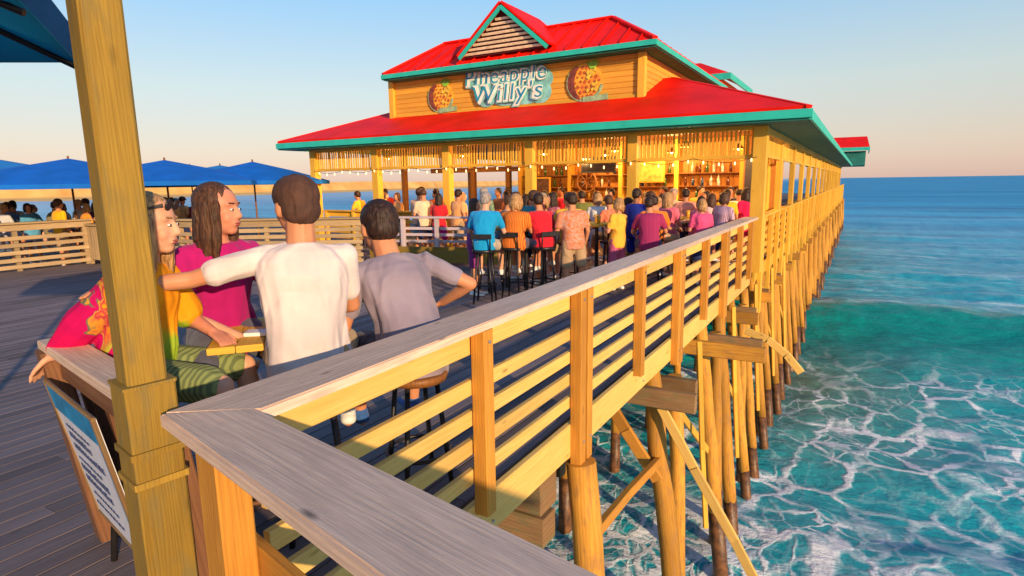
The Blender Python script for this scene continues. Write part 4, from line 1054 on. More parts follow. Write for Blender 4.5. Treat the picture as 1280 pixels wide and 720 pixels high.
def pose(a=0, hip=(0, 0, .78), lean=0, side=0, twist=0, head=(0, 0), larm=None, rarm=None, lleg=None, rleg=None, S=1.0, sw=.185, womanly=0, hs=1.06):
    """joints in local coordinates. a = yaw; lean forward, side lean to the right (degrees). arms/legs: (dir1, dir2) in body frame (right, fwd, up)"""
    f0 = Vector((-math.sin(R(a)), math.cos(R(a)), 0)); r0 = Vector((math.cos(R(a)), math.sin(R(a)), 0))
    J = {'hip': Vector(hip), 'r0': r0, 'f0': f0, 'S': S, 'w': womanly}
    spine = (UP + f0 * math.tan(R(lean)) + r0 * math.tan(R(side))).normalized()
    ch = (UP + f0 * math.tan(R(lean * 1.25)) + r0 * math.tan(R(side))).normalized()
    J['waist'] = J['hip'] + spine * .17 * S; J['chest'] = J['waist'] + ch * .19 * S; J['neck'] = J['chest'] + ch * .155 * S
    at_ = a + twist; ft = Vector((-math.sin(R(at_)), math.cos(R(at_)), 0)); rt = Vector((math.cos(R(at_)), math.sin(R(at_)), 0))
    J['ft'] = (ft - ch * ft.dot(ch)).normalized(); J['rt'] = J['ft'].cross(ch).normalized(); J['ch'] = ch
    hy_, hp = head; ah = a + twist + hy_
    hf = Vector((-math.sin(R(ah)) * math.cos(R(hp)), math.cos(R(ah)) * math.cos(R(hp)), math.sin(R(hp)))); J['hf'] = hf
    nd = (ch * .75 + UP * .25).normalized()
    J['hs'] = S * hs; J['skull'] = J['neck'] + nd * (.115 + .042 * hs) * S + hf * .02 * S
    J['sh'] = {}
    def vec(d): d = Vector(d).normalized(); return (J['rt'] * d.x + J['ft'] * d.y + ch * d.z).normalized()
    def vec0(d): d = Vector(d).normalized(); return (r0 * d.x + f0 * d.y + UP * d.z).normalized()
    for k, sg_, arm in (('L', -1, larm), ('R', 1, rarm)):
        sh = J['chest'] + ch * .088 * S + J['rt'] * sg_ * sw * S; arm = arm or ((sg_ * .2, .1, -1), (0, .6, -.6))
        el = sh + vec(arm[0]) * .285 * S; wr = el + vec(arm[1]) * .25 * S; J['sh'][k] = (sh, el, wr)
    J['lg'] = {}
    for k, sg_, lg in (('L', -1, lleg), ('R', 1, rleg)):
        h = J['hip'] + r0 * sg_ * .092 * S; lg = lg or ((sg_ * .05, 0, -1), (0, 0, -1))
        kn = h + vec0(lg[0]) * .43 * S; an = kn + vec0(lg[1]) * .42 * S; J['lg'][k] = (h, kn, an)
    return J
def hand(B, wr, d, pn, S=1.0, side=1, curl=.35, fine=True):
    """palm with four fingers and a thumb. d: direction, pn: back-of-hand normal"""
    d = Vector(d).normalized(); pn = Vector(pn); pn = (pn - d * pn.dot(d)).normalized(); x = d.cross(pn) * side
    for k in range(4):
        o_ = x * (-.030 + .02 * k) * S; B.cap(wr + o_ * .6 + d * .01, .014 * S, wr + o_ + d * .085 * S, .0105 * S, n=8)
    if not fine:
        B.cap(wr + d * .08 * S, .022 * S, wr + (d - pn * curl).normalized() * .15 * S, .014 * S, n=8); return
    for k, L in enumerate((.062, .076, .082, .074)):
        b0 = wr + x * (-.030 + .02 * k) * S + d * .085 * S
        d1 = (d + x * (-.10 + .07 * k) - pn * curl * .5).normalized(); d2 = (d - pn * curl * 1.6).normalized()
        m_ = b0 + d1 * L * .5 * S; B.cap(b0, .0098 * S, m_, .009 * S, n=8); B.cap(m_, .009 * S, m_ + d2 * L * .48 * S, .0075 * S, n=8)
    t0 = wr + x * .028 * S + d * .025 * S; t1 = t0 + (x * .75 + d * .8 - pn * .35).normalized() * .045 * S
    B.cap(t0, .014 * S, t1, .0115 * S, n=8); B.cap(t1, .0115 * S, t1 + (x * .25 + d - pn * .3).normalized() * .032 * S, .009 * S, n=8)
def headshape(B, J, fine=True):
    c = J['skull']; S = J['hs']; r, f_, u = frame(J['hf'])
    fr = (r, f_, u); q = lambda a, b, d: c + (r * a + f_ * b + u * d) * S
    sub = 3 if fine else 2
    B.ell(q(0, -.012, .028), (.076 * S, .094 * S, .088 * S), fr, sub); B.ell(q(0, .022, -.035), (.060 * S, .070 * S, .075 * S), fr, sub)
    B.ell(q(0, .055, -.085), (.030 * S, .028 * S, .024 * S), fr)
    if fine:
        B.cap(q(0, .086, .012), .008 * S, q(0, .099, -.022), .0125 * S); B.ell(q(-.012, .091, -.026), (.008 * S,) * 3, fr); B.ell(q(.012, .091, -.026), (.008 * S,) * 3, fr)
        B.cap(q(-.042, .068, .030), .010 * S, q(.042, .068, .030), .010 * S)
        for s in (-1, 1):
            B.ell(q(s * .034, .058, -.030), (.026 * S, .024 * S, .030 * S), fr)
            B.ell(q(s * .077, -.006, -.006), (.009 * S, .020 * S, .032 * S), fr); B.ell(q(s * .068, -.004, -.02), (.014 * S, .012 * S, .02 * S), fr)
        B.cap(q(-.018, .084, -.058), .008 * S, q(.018, .084, -.058), .008 * S)
    else:
        B.cap(q(0, .085, .01), .010 * S, q(0, .1, -.025), .015 * S)
    B.cap(J['neck'] - J['ch'] * .03, .058 * S * (1 - .12 * J['w']), c + (u * -.05 - f_ * .02) * S, .054 * S * (1 - .12 * J['w']))
def torso_secs(J, g=0.0, belly=0.0, long=0.0):
    S = J['S']; w = J['w']; r0, f0, rt, ft = J['r0'], J['f0'], J['rt'], J['ft']
    hip, wa, chh, nk = J['hip'], J['waist'], J['chest'], J['neck']; ch = J['ch']
    ra = (r0 + rt).normalized(); fa = (f0 + ft).normalized()
    return [(hip - UP * (.09 + long) * S, r0, f0, (.155 + g) * S, (.115 + g) * S), (hip, r0, f0, (.168 + .012 * w + g) * S, (.122 + g + belly * .5) * S), (wa - (wa - hip) * .35, ra, fa, (.158 - .01 * w + g) * S, (.115 + g + belly) * S),
            (wa, ra, fa, (.150 - .022 * w + g) * S, (.108 + g + belly) * S), ((wa + chh) / 2, rt, ft, (.165 - .022 * w + g) * S, (.112 + g + belly * .4) * S),
            (chh, rt, ft, (.178 - .022 * w + g) * S, (.118 + .012 * w + g) * S), (chh + ch * .07 * S, rt, ft, (.178 - .022 * w + g) * S, (.105 + g) * S),
            (chh + ch * .115 * S, rt, ft, (.145 - .018 * w + g) * S, (.082 + g) * S), (nk - ch * .005, rt, ft, (.075 + g * .6) * S, (.062 + g * .5) * S)]
def make_person(name_label, J, sk, hair, clothes, loc, hairstyle='short', fine=True, group=None, vox=.016, hands=True, feet=True, name='person', hand_n=None, category='person', shirt_noise=.006):
    """clothes: dict(shirt=mat, sleeve='short'|'long'|None, bottom=mat, legs='shorts'|'long'|'skirt', shoes=mat)"""
    S = J['S']; t = thing(name, name_label, category, loc, group)
    B = Blob(); headshape(B, J, fine)
    B.loft(torso_secs(J, -.012))
    for k in ('L', 'R'): B.cap(J['neck'] - J['ch'] * .045 * S, .036 * S, J['sh'][k][0], .040 * S)
    hn = hand_n or {}
    for k, sg_ in (('L', -1), ('R', 1)):
        sh, el, wr = J['sh'][k]
        B.chain([sh, sh.lerp(el, .5), el], [.052 * S, .046 * S, .038 * S]); B.chain([el, el.lerp(wr, .35), wr], [.039 * S, .038 * S, .026 * S])
        d = (wr - el).normalized(); pn = hn.get(k, (UP if abs(d.z) < .8 else J['rt'] * sg_))
        hand(B, wr, d, pn, S, side=-sg_, fine=fine)
        h, kn, an = J['lg'][k]
        B.chain([h, h.lerp(kn, .5), kn], [.085 * S, .072 * S, .054 * S]); B.chain([kn, kn.lerp(an, .35), an], [.053 * S, .055 * S, .036 * S])
        ff = J['f0']; B.chain([an, an + ff * .10 * S - UP * .045 * S, an + ff * .18 * S - UP * .055 * S], [.036 * S, .034 * S, .026 * S]); B.cap(an, .034 * S, an - ff * .04 * S - UP * .045 * S, .03 * S)
    body = B.bake('body', sk, t, vox, 4 if fine else 3)
    # shirt
    B = Blob(); B.loft(torso_secs(J, .014 + clothes.get('drape', 0), clothes.get('belly', 0), .03 + clothes.get('hem', 0)))
    for k in ('L', 'R'):
        sh, el, wr = J['sh'][k]; sl = clothes.get('sleeve', 'short')
        B.cap(J['neck'] - J['ch'] * .040 * S, .054 * S, sh, .060 * S)
        if sl == 'short': B.chain([sh, sh.lerp(el, .4), sh.lerp(el, .66)], [.060 * S, .059 * S, .058 * S])
        elif sl == 'wide': B.chain([sh, sh.lerp(el, .5), el, el.lerp(wr, .75)] if k == 'R' else [sh, sh.lerp(el, .5), sh.lerp(el, .8)], [.062 * S, .080 * S, .085 * S, .065 * S])
        elif sl == 'long': B.chain([sh, el, el.lerp(wr, .92)], [.064 * S, .052 * S, .042 * S])
        elif sl == 'cap': B.chain([sh, sh.lerp(el, .3)], [.062 * S, .06 * S])
    B.bake('shirt', clothes['shirt'], t, vox, 2, shirt_noise, 7)
    # bottom
    B = Blob(); lg = clothes.get('legs', 'shorts')
    B.loft([(J['hip'] - UP * .08 * S, J['r0'], J['f0'], .15 * S, .125 * S), (J['hip'], J['r0'], J['f0'], .172 * S, .13 * S), (J['hip'] + UP * .07 * S, J['r0'], J['f0'], .160 * S, .12 * S)])
    for k in ('L', 'R'):
        h, kn, an = J['lg'][k]
        if lg == 'shorts': B.chain([h, h.lerp(kn, .5), h.lerp(kn, .85)], [.10 * S, .092 * S, .090 * S])
        elif lg == 'short_shorts': B.chain([h, h.lerp(kn, .42)], [.10 * S, .088 * S])
        else: B.chain([h, kn, an.lerp(kn, .05)], [.10 * S, .072 * S, .056 * S])
    B.bake({'shorts': 'shorts', 'short_shorts': 'shorts', 'long': 'trousers'}[lg], clothes['bottom'], t, vox, 2, .003, 9)
    # hair
    S = J['hs']; c = J['skull']; r, f_, u = frame(J['hf']); fr = (r, f_, u); q = lambda a, b, d: c + (r * a + f_ * b + u * d) * S
    if hairstyle != 'bald':
        B = Blob()
        B.ell(q(0, -.022, .040), (.083 * S, .092 * S, .086 * S), fr, 3)
        if hairstyle in ('short', 'cap'): B.ell(q(0, -.045, -.005), (.074 * S, .066 * S, .07 * S), fr, 3)
        if hairstyle == 'cap': B.ell(q(0, -.01, .045), (.087 * S, .10 * S, .082 * S), fr, 3); B.ell(q(0, -.05, -.015), (.074 * S, .060 * S, .06 * S), fr, 3)
        if hairstyle == 'hat': B.ell(q(0, .0, .05), (.088 * S, .1 * S, .075 * S), fr, 3); B.cap(q(0, .06, .035), .06 * S, q(0, .13, .025), .05 * S, flat=(u, .15))
        if hairstyle == 'bun': B.ell(q(0, -.11, .06), (.04 * S,) * 3, fr)
        if hairstyle in ('long', 'bob'):
            Ld = .26 if hairstyle == 'long' else .14
            B.ell(q(0, -.05, -.02), (.080 * S, .060 * S, .09 * S), fr, 3)
            for k in range(9):
                a_ = R(-115 + k * 230 / 8); p0 = q(math.sin(a_) * .073, -math.cos(a_) * .075 - .01, .02)
                p1 = p0 - UP * Ld * .55 * S - f_ * .01; p2 = p0 - UP * (Ld + random.uniform(-.03, .02)) * S - f_ * .015 + r * random.uniform(-.01, .02)
                B.chain([p0, p1, p2], [.024 * S, .028 * S, .012 * S])
        if hairstyle == 'pony': B.chain([q(0, -.10, .05), q(0, -.14, -.03), q(0, -.13, -.14)], [.03 * S, .03 * S, .01 * S])
        # carve: keep the face clear by a smaller frontal reach
        B.bake('cap' if hairstyle in ('cap', 'hat') else 'hair', hair, t, min(vox, .012), 2, .0045 if fine else 0, 45, stretch=(1, 1, .2))
    if fine:
        for s in (-1, 1):
            e_ = Blob(); e_.ell(q(s * .030, .0805, .006), (.0125 * S, .007 * S, .0055 * S), fr); me = bpy.data.meshes.new('eye'); e_.bm.to_mesh(me); e_.bm.free(); eo = link('eye', me, M['white'], t)
            e_ = Blob(); e_.ell(q(s * .030, .0860, .006), (.0058 * S, .003 * S, .0052 * S), fr); me = bpy.data.meshes.new('iris'); e_.bm.to_mesh(me); e_.bm.free(); link('iris', me, M['black'], eo)
            e_ = Blob(); e_.cap(q(s * .018, .085, .034), .0032 * S, q(s * .044, .076, .035), .0026 * S); me = bpy.data.meshes.new('eyebrow'); e_.bm.to_mesh(me); e_.bm.free(); link('eyebrow', me, hair if hairstyle != 'cap' else HAIRC['dark'], t)
        e_ = Blob(); e_.ell(q(0, .0890, -.054), (.024 * S, .006 * S, .004 * S), fr); e_.ell(q(0, .0885, -.062), (.020 * S, .006 * S, .0045 * S), fr); me = bpy.data.meshes.new('lips'); e_.bm.to_mesh(me); e_.bm.free(); link('lips', me, plain('lips', (.45, .10, .08), .4), t)
    if clothes.get('shoes') and feet:
        S = J['S']
        for k in ('L', 'R'):
            B = Blob(); an = J['lg'][k][2]; ff = J['f0']
            B.cap(an - UP * .035 * S - ff * .03 * S, .046 * S, an + ff * .08 * S - UP * .045 * S, .046 * S, flat=(UP, .8)); B.cap(an + ff * .07 * S - UP * .05 * S, .046 * S, an + ff * .17 * S - UP * .055 * S, .038 * S, flat=(UP, .7)); B.cap(an, .045 * S, an - UP * .03, .045 * S)
            B.bake('shoe', clothes['shoes'], t, max(vox, .012), 1)
    return t

def tiedye():
    m, nt, b = newmat('tie_dye')
    tc = N(nt, 'ShaderNodeTexCoord'); v = N(nt, 'ShaderNodeTexNoise'); v.inputs['Scale'].default_value = 4.5; v.inputs['Detail'].default_value = 3; v.inputs['Distortion'].default_value = 1.2
    nt.links.new(tc.outputs['Object'], v.inputs['Vector']); s = N(nt, 'ShaderNodeSeparateXYZ'); nt.links.new(tc.outputs['Object'], s.inputs[0])
    nn_ = mth(nt, 'SUBTRACT', v.outputs['Fac'], .5)
    k = mth(nt, 'ADD', mth(nt, 'MULTIPLY', nn_, .9), mth(nt, 'ADD', mth(nt, 'ADD', mth(nt, 'MULTIPLY', s.outputs['X'], 1.1), mth(nt, 'MULTIPLY', s.outputs['Y'], .9)), .53))
    hem = mth(nt, 'SUBTRACT', 1.0, mth(nt, 'DIVIDE', mth(nt, 'ADD', mth(nt, 'SUBTRACT', s.outputs['Z'], 1.02), mth(nt, 'MULTIPLY', nn_, .5)), .12), True)
    r = ramp(nt, k, [(.0, (.62, .005, .09)), (.44, (.46, .005, .10)), (.455, (.02, .16, .09)), (.47, (.70, .28, .03)), (.52, (.40, .02, .06)), (.58, (.78, .28, .01)), (.95, (.80, .30, .01)), (1, (.02, .24, .14))])
    hem = mth(nt, 'MULTIPLY', hem, mth(nt, 'DIVIDE', mth(nt, 'SUBTRACT', k, .42), .06, True))
    cc_ = mixc(nt, hem, r.outputs[0], (.30, .42, .03))
    nt.links.new(cc_, b.inputs['Base Color']); b.inputs['Roughness'].default_value = .85; b.inputs['Specular IOR Level'].default_value = .1
    return m
def stripes(c1, c2):
    m, nt, b = newmat('striped_cloth'); tc = N(nt, 'ShaderNodeTexCoord')
    wv = N(nt, 'ShaderNodeTexWave'); wv.inputs['Scale'].default_value = 14; wv.inputs['Distortion'].default_value = 1.5; nt.links.new(tc.outputs['Object'], wv.inputs['Vector'])
    r = ramp(nt, wv.outputs['Fac'], [(.35, c1), (.6, c2)]); nt.links.new(r.outputs[0], b.inputs['Base Color']); b.inputs['Roughness'].default_value = .9; return m

SEATH = .80; HIPZ = SEATH + .10
sit = dict(lleg=((-.18, 1, -.12), (0, .12, -1)), rleg=((.18, 1, -.12), (0, .12, -1)))
# man in the white T-shirt, back to the camera
P3x, P3y = -2.31, 1.97; P4x, P4y = -2.06, 2.48; P2x, P2y = -3.13, 2.07; P1x, P1y = -2.95, 1.485
J = pose(a=48, hip=(0, 0, HIPZ + .03), lean=6, side=0, twist=0, head=(24, -4), larm=((-1, .10, -.26), (-.98, -.16, -.06)), rarm=((.10, .55, -.85), (-.6, .8, -.1)), S=1.08, sw=.185, hs=1.16, **sit)
make_person('man seen from behind in a white T-shirt and brown cap, left arm stretched out sideways', J, SK['tan'], HAIRC['cap'], dict(shirt=fabric((.66, .56, .54)), sleeve='short', bottom=fabric((.45, .30, .14)), legs='shorts', shoes=M['white'], belly=.012, hem=.07, drape=.008),
            (P3x, P3y, 0), 'cap', True, None, .0075, shirt_noise=.011)
# man in the grey-violet shirt leaning to the left
J = pose(a=62, hip=(0, 0, HIPZ - .03), lean=20, side=-6, twist=2, head=(0, -14), larm=((-.35, .55, -.85), (.0, .9, -.25)), rarm=((.75, -.15, -.65), (-.35, .95, -.1)), S=1.04, sw=.195, hs=1.22, **sit)
make_person('dark-haired man in a grey-violet polo shirt hunched forward beside the foreground table', J, SK['tan'], HAIRC['dark'], dict(shirt=fabric((.26, .215, .27)), sleeve='short', bottom=fabric((.07, .045, .06)), legs='shorts', shoes=fabric((.04, .12, .35)), belly=.02, hem=.03, drape=.004),
            (P4x, P4y, 0), 'short', True, None, .0075, shirt_noise=.012)
# woman with long brown hair
J = pose(a=-112, hip=(0, 0, HIPZ + .03), lean=7, twist=8, head=(38, -3), larm=((-.25, .55, -.8), (.3, .9, -.1)), rarm=((.25, .45, -.9), (-.2, .95, -.15)), S=1.05, sw=.165, womanly=1, hs=1.16, **sit)
make_person('woman with long brown hair in a magenta top facing right across the table', J, SK['pink'], HAIRC['brown'], dict(shirt=fabric((.42, .010, .15)), sleeve='short', bottom=fabric((.10, .10, .14)), legs='long', shoes=M['white']),
            (P2x, P2y, 0), 'long', True, None, .0075, shirt_noise=.008)
# woman in the tie-dye shirt beside the square post
J = pose(a=-52, hip=(0, 0, HIPZ + .0), lean=9, side=0, twist=0, head=(-4, -6), larm=((-.2, .5, -.85), (.1, .95, -.2)), rarm=((-.22, -.56, -.74), (-.20, -.52, -.66)), S=1.04, sw=.175, womanly=.8, hs=1.16, **sit)
p1 = make_person('fair woman in a tie-dye shirt behind the square post, her elbow on the dark railing', J, SK['light'], HAIRC['blond'], dict(shirt=tiedye(), sleeve='wide', bottom=stripes((.10, .13, .05), (.20, .24, .08)), legs='shorts', shoes=M['white'], belly=.03),
            (P1x, P1y, 0), 'long', True, None, .0075, shirt_noise=.012)
# sunglasses pushed up on her head
r, f_, u = frame(J['hf']); c = J['skull']
m_ = MB(); 
for s in (-1, 1): m_.tube([c + r * s * .036 + f_ * .090 + u * .100, c + r * s * .036 + f_ * .098 + u * .098], .026, 12); m_.board(c + r * s * .07 + f_ * .085 + u * .10, c + r * s * .1 - f_ * .02 + u * .06, .008, .012)
o = m_.build('sunglasses', M['black'], p1)

# table and stools of the group
def bar_stool(x, y, rz, label, group=None, h=SEATH, back=True, cm='shelf'):
    t = thing('bar_stool', label, 'bar stool', (x, y, 0), group, rz)
    def part(nm, fn, mt):
        m_ = MB(); fn(m_); return m_.build(nm, mt, t)
    part('seat', lambda m_: m_.tube([(0, 0, h - .045), (0, 0, h - .01), (0, 0, h)], [.17, .18, .165], 20), M[cm])
    for a in range(4):
        t_ = R(45 + 90 * a); part('leg', lambda m_: m_.tube([(.12 * math.cos(t_), .12 * math.sin(t_), h - .04), (.2 * math.cos(t_), .2 * math.sin(t_), 0)], .015, 8), M['black'])
    part('foot_ring', lambda m_: m_.tube([(.18 * math.cos(R(20 * k)), .18 * math.sin(R(20 * k)), .28) for k in range(19)], .011, 6, cap=False), M['black'])
    if back:
        def bk(m_):
            for s in (-.12, .12): m_.tube([(s, -.14, h - .02), (s * 1.1, -.19, h + .22)], .012, 8)
            m_.board((-.15, -.19, h + .2), (.15, -.19, h + .2), .03, .07)
        part('backrest', bk, M['black'])
    return t
bar_stool(P3x, P3y, R(48), 'bar stool under the man in the white T-shirt', back=False)
bar_stool(P4x, P4y, R(62), 'bar stool under the man in the grey-violet shirt', h=.74, back=False)
bar_stool(P2x, P2y, R(-112), 'bar stool under the woman in the magenta top', h=.74, back=False)
bar_stool(P1x, P1y, R(-52), 'bar stool under the woman in the tie-dye shirt', h=.76, back=False)
t = thing('bar_table', 'small high wooden table between the four people in the foreground', 'table', (-2.62, 2.10, 0))
m_ = MB(t.location)
dt = Vector((-.75, .66, 0)).normalized(); st_ = Vector((.66, .75, 0)).normalized(); cT = Vector((-2.70, 2.12, .97))
for k in range(5):
    cc = cT + st_ * (-.26 + .13 * k); m_.board(cc - dt * .30, cc + dt * .36, .126, .035)
m_.build('table_top', M['timber'], t)
m_ = MB(t.location); m_.board((cT.x, cT.y, 0.03), (cT.x, cT.y, .95), .10, .10, up=(0, 1, 0)); m_.build('pedestal', M['darkrail'], t)
m_ = MB(t.location); m_.board(cT - dt * .28 - Vector((0, 0, .94)), cT + dt * .28 - Vector((0, 0, .94)), .09, .05); m_.board(cT - st_ * .28 - Vector((0, 0, .94)), cT + st_ * .28 - Vector((0, 0, .94)), .09, .06); m_.build('foot', M['darkrail'], t)
def boxy(name, label, cat, c, sx_, sy_, sz_, mat, rz=.5):
    m_ = MB(c); d = Vector((math.cos(rz), math.sin(rz), 0)); m_.board(Vector(c) - d * sx_ / 2 + Vector((0, 0, sz_ / 2)), Vector(c) + d * sx_ / 2 + Vector((0, 0, sz_ / 2)), sy_, sz_, bev=.006)
    o = m_.build(name, mat, None, Vector(c)); tag(o, label, cat); return o
tz_ = .9885
boxy('menu_holder', 'taller cream card box at the back of the foreground table', 'box', (-2.88, 2.33, tz_), .11, .07, .12, M['cream'])
boxy('napkin_box', 'squat cream napkin box on the foreground table', 'box', (-2.80, 2.20, tz_), .12, .08, .085, M['cream'])
m_ = MB((-2.66, 2.02, tz_)); m_.board((-2.74, 1.94, tz_ + .012), (-2.50, 2.12, tz_ + .012), .09, .02); o = m_.build('paper_tray', M['white'], None, Vector((-2.66, 2.02, tz_))); tag(o, 'long white paper tray lying on the foreground table', 'tray')
B = Blob(); B.ell((0, 0, .036), (.045, .042, .036)); B.ell((.01, 0, .06), (.028, .028, .016)); o = B.bake('bread_roll', plain('bread', (.72, .38, .20), .7, 20, .3), None, .006, 2, .002, 30); o.location = (-2.55, 1.99, tz_); tag(o, 'round peach-coloured bread roll on the foreground table', 'bread roll')
t = thing('drink_cup', 'clear plastic cup of red drink on the foreground table', 'cup', (-2.72, 2.13, tz_)); m_ = MB(); m_.tube([(0, 0, 0), (0, 0, .12)], [.028, .038], 14); m_.build('cup', plain('cup_red', (.55, .03, .02), .2), t); m_ = MB(); m_.tube([(0, 0, .1205), (0, 0, .13)], .04, 14); m_.build('lid', M['white'], t)

t = thing('string_lights', 'string of small lit warm bulbs hanging along the valance of the bar front', 'string lights', (-7.5, 12.0, 2.2))
m_ = MB(t.location); pts = []
for k in range(121):
    x = -13.3 + k * .0967; pts.append((x, 12.02, 2.16 - .09 * abs(math.sin(k * math.pi / 12))))
m_.tube(pts, .006, 5); m_.build('cable', M['black'], t)
mbu, nt_, b_ = newmat('lit_string_bulb'); b_.inputs['Emission Color'].default_value = (1, .50, .12, 1); b_.inputs['Emission Strength'].default_value = 2.6
for k in range(2, 120, 3):
    p = pts[k]
    if k == 2:
        m_ = MB(); m_.tube([(0, 0, 0), (0, 0, -.02), (0, 0, -.05), (0, 0, -.065)], [.008, .015, .015, .006], 8); b0 = m_.build('bulb', mbu, t)
    else: b0 = b0.copy(); col.objects.link(b0)
    b0.location = (p[0] + 7.5, p[1] - 12.0, p[2] - 2.2)
# ---- the crowd: a few prototypes, copied with their own colours
def proto(kind):
    if kind == 'stand': J = pose(a=0, hip=(0, 0, .93), lean=2, head=(10, -5), larm=((-.2, .15, -1), (.15, .9, .1)), rarm=((.22, .0, -1), (.05, .5, -.9)), lleg=((-.06, .03, -1), (0, -.03, -1)), rleg=((.08, -.03, -1), (0, 0, -1)))
    if kind == 'stand_w': J = pose(a=0, hip=(0, 0, .90), lean=1, side=2, head=(-15, 0), larm=((-.3, .1, -1), (.4, .6, .2)), rarm=((.15, .2, -1), (-.1, .8, .2)), S=.95, sw=.165, womanly=1, lleg=((-.04, .03, -1), (0, -.03, -1)), rleg=((.1, .03, -1), (0, -.05, -1)))
    if kind == 'sit': J = pose(a=0, hip=(0, 0, HIPZ), lean=12, head=(-12, -8), larm=((-.3, .5, -.8), (.2, .95, .0)), rarm=((.35, .45, -.85), (-.2, .95, -.05)), S=1, **sit)
    if kind == 'sit_w': J = pose(a=0, hip=(0, 0, HIPZ - .01), lean=7, head=(20, 0), larm=((-.2, .5, -.9), (.1, .6, .7)), rarm=((.2, .4, -.9), (-.1, .95, 0)), S=.95, sw=.165, womanly=1, **sit)
    return J
HS = {'stand': ('short', 'hat'), 'stand_w': ('long', 'bob'), 'sit': ('short', 'cap'), 'sit_w': ('bob', 'pony')}
PROT = {}; CNT = [0]; PATT = {}
def setmats(t, sk, hair, shirt, bottom, shoes):
    for c in children(t):
        n_ = c.data.name.split('.')[0]
        mt = {'body': sk, 'hair': hair, 'cap': hair, 'shirt': shirt, 'shorts': bottom, 'trousers': bottom, 'shoe': shoes}.get(n_)
        if mt: c.material_slots[0].link = 'OBJECT'; c.material_slots[0].material = mt
G = 'people drinking at the bar'
def crowd(kind, hs, x, y, face, htop, label, sk, hair, shirt, bottom, legs='shorts', group=G):
    key = (kind, hs, legs); first = key not in PROT
    if first:
        t = make_person(label, proto(kind), SK['tan'], HAIRC['dark'], dict(shirt=fabric((.5, .5, .5)), sleeve='short', bottom=fabric((.2, .2, .2)), legs=legs, shoes=M['white']), (0, 0, 0), HS[kind][hs], False, group, .021, shirt_noise=.005)
        PROT[key] = t
    else:
        t = copy_tree(PROT[key])
    tag(t, label, 'person', group)
    t.location = (x, y, 0); t.rotation_euler = (0, 0, R(face)); k = htop * .97; wv_ = random.uniform(.94, 1.16); t.scale = (k * wv_, k * wv_, k); t.rotation_euler.y = R(random.uniform(-3, 3))
    CNT[0] += 1
    sm_ = fabric(shirt)
    if CNT[0] % 4 == 2:      # patterned tops
        kk = tuple(shirt)
        if kk not in PATT: PATT[kk] = stripes([x * .45 for x in shirt], shirt) if CNT[0] % 8 == 2 else plain('printed_top', shirt, .85, 26, .5, c2=[min(1, x * .5 + .22) for x in shirt])
        sm_ = PATT[kk]
    setmats(t, SK[sk], HAIRC[hair], sm_, fabric(bottom), M['white'])
    return t
BLUE = (.01, .30, .62); ORG = (.80, .20, .02); RED = (.60, .015, .03); YEL = (.80, .42, .03); PNK = (.72, .15, .22); TEAL = (.04, .22, .24); WHT = (.72, .66, .58); NAVY = (.02, .03, .10); ROY = (.01, .03, .36); MAG = (.55, .01, .16); PUR = (.16, .12, .42); PEA = (.80, .42, .24); KH = (.42, .28, .16); GRN = (.14, .30, .16); LIL = (.55, .35, .50); DKG = (.05, .10, .06)
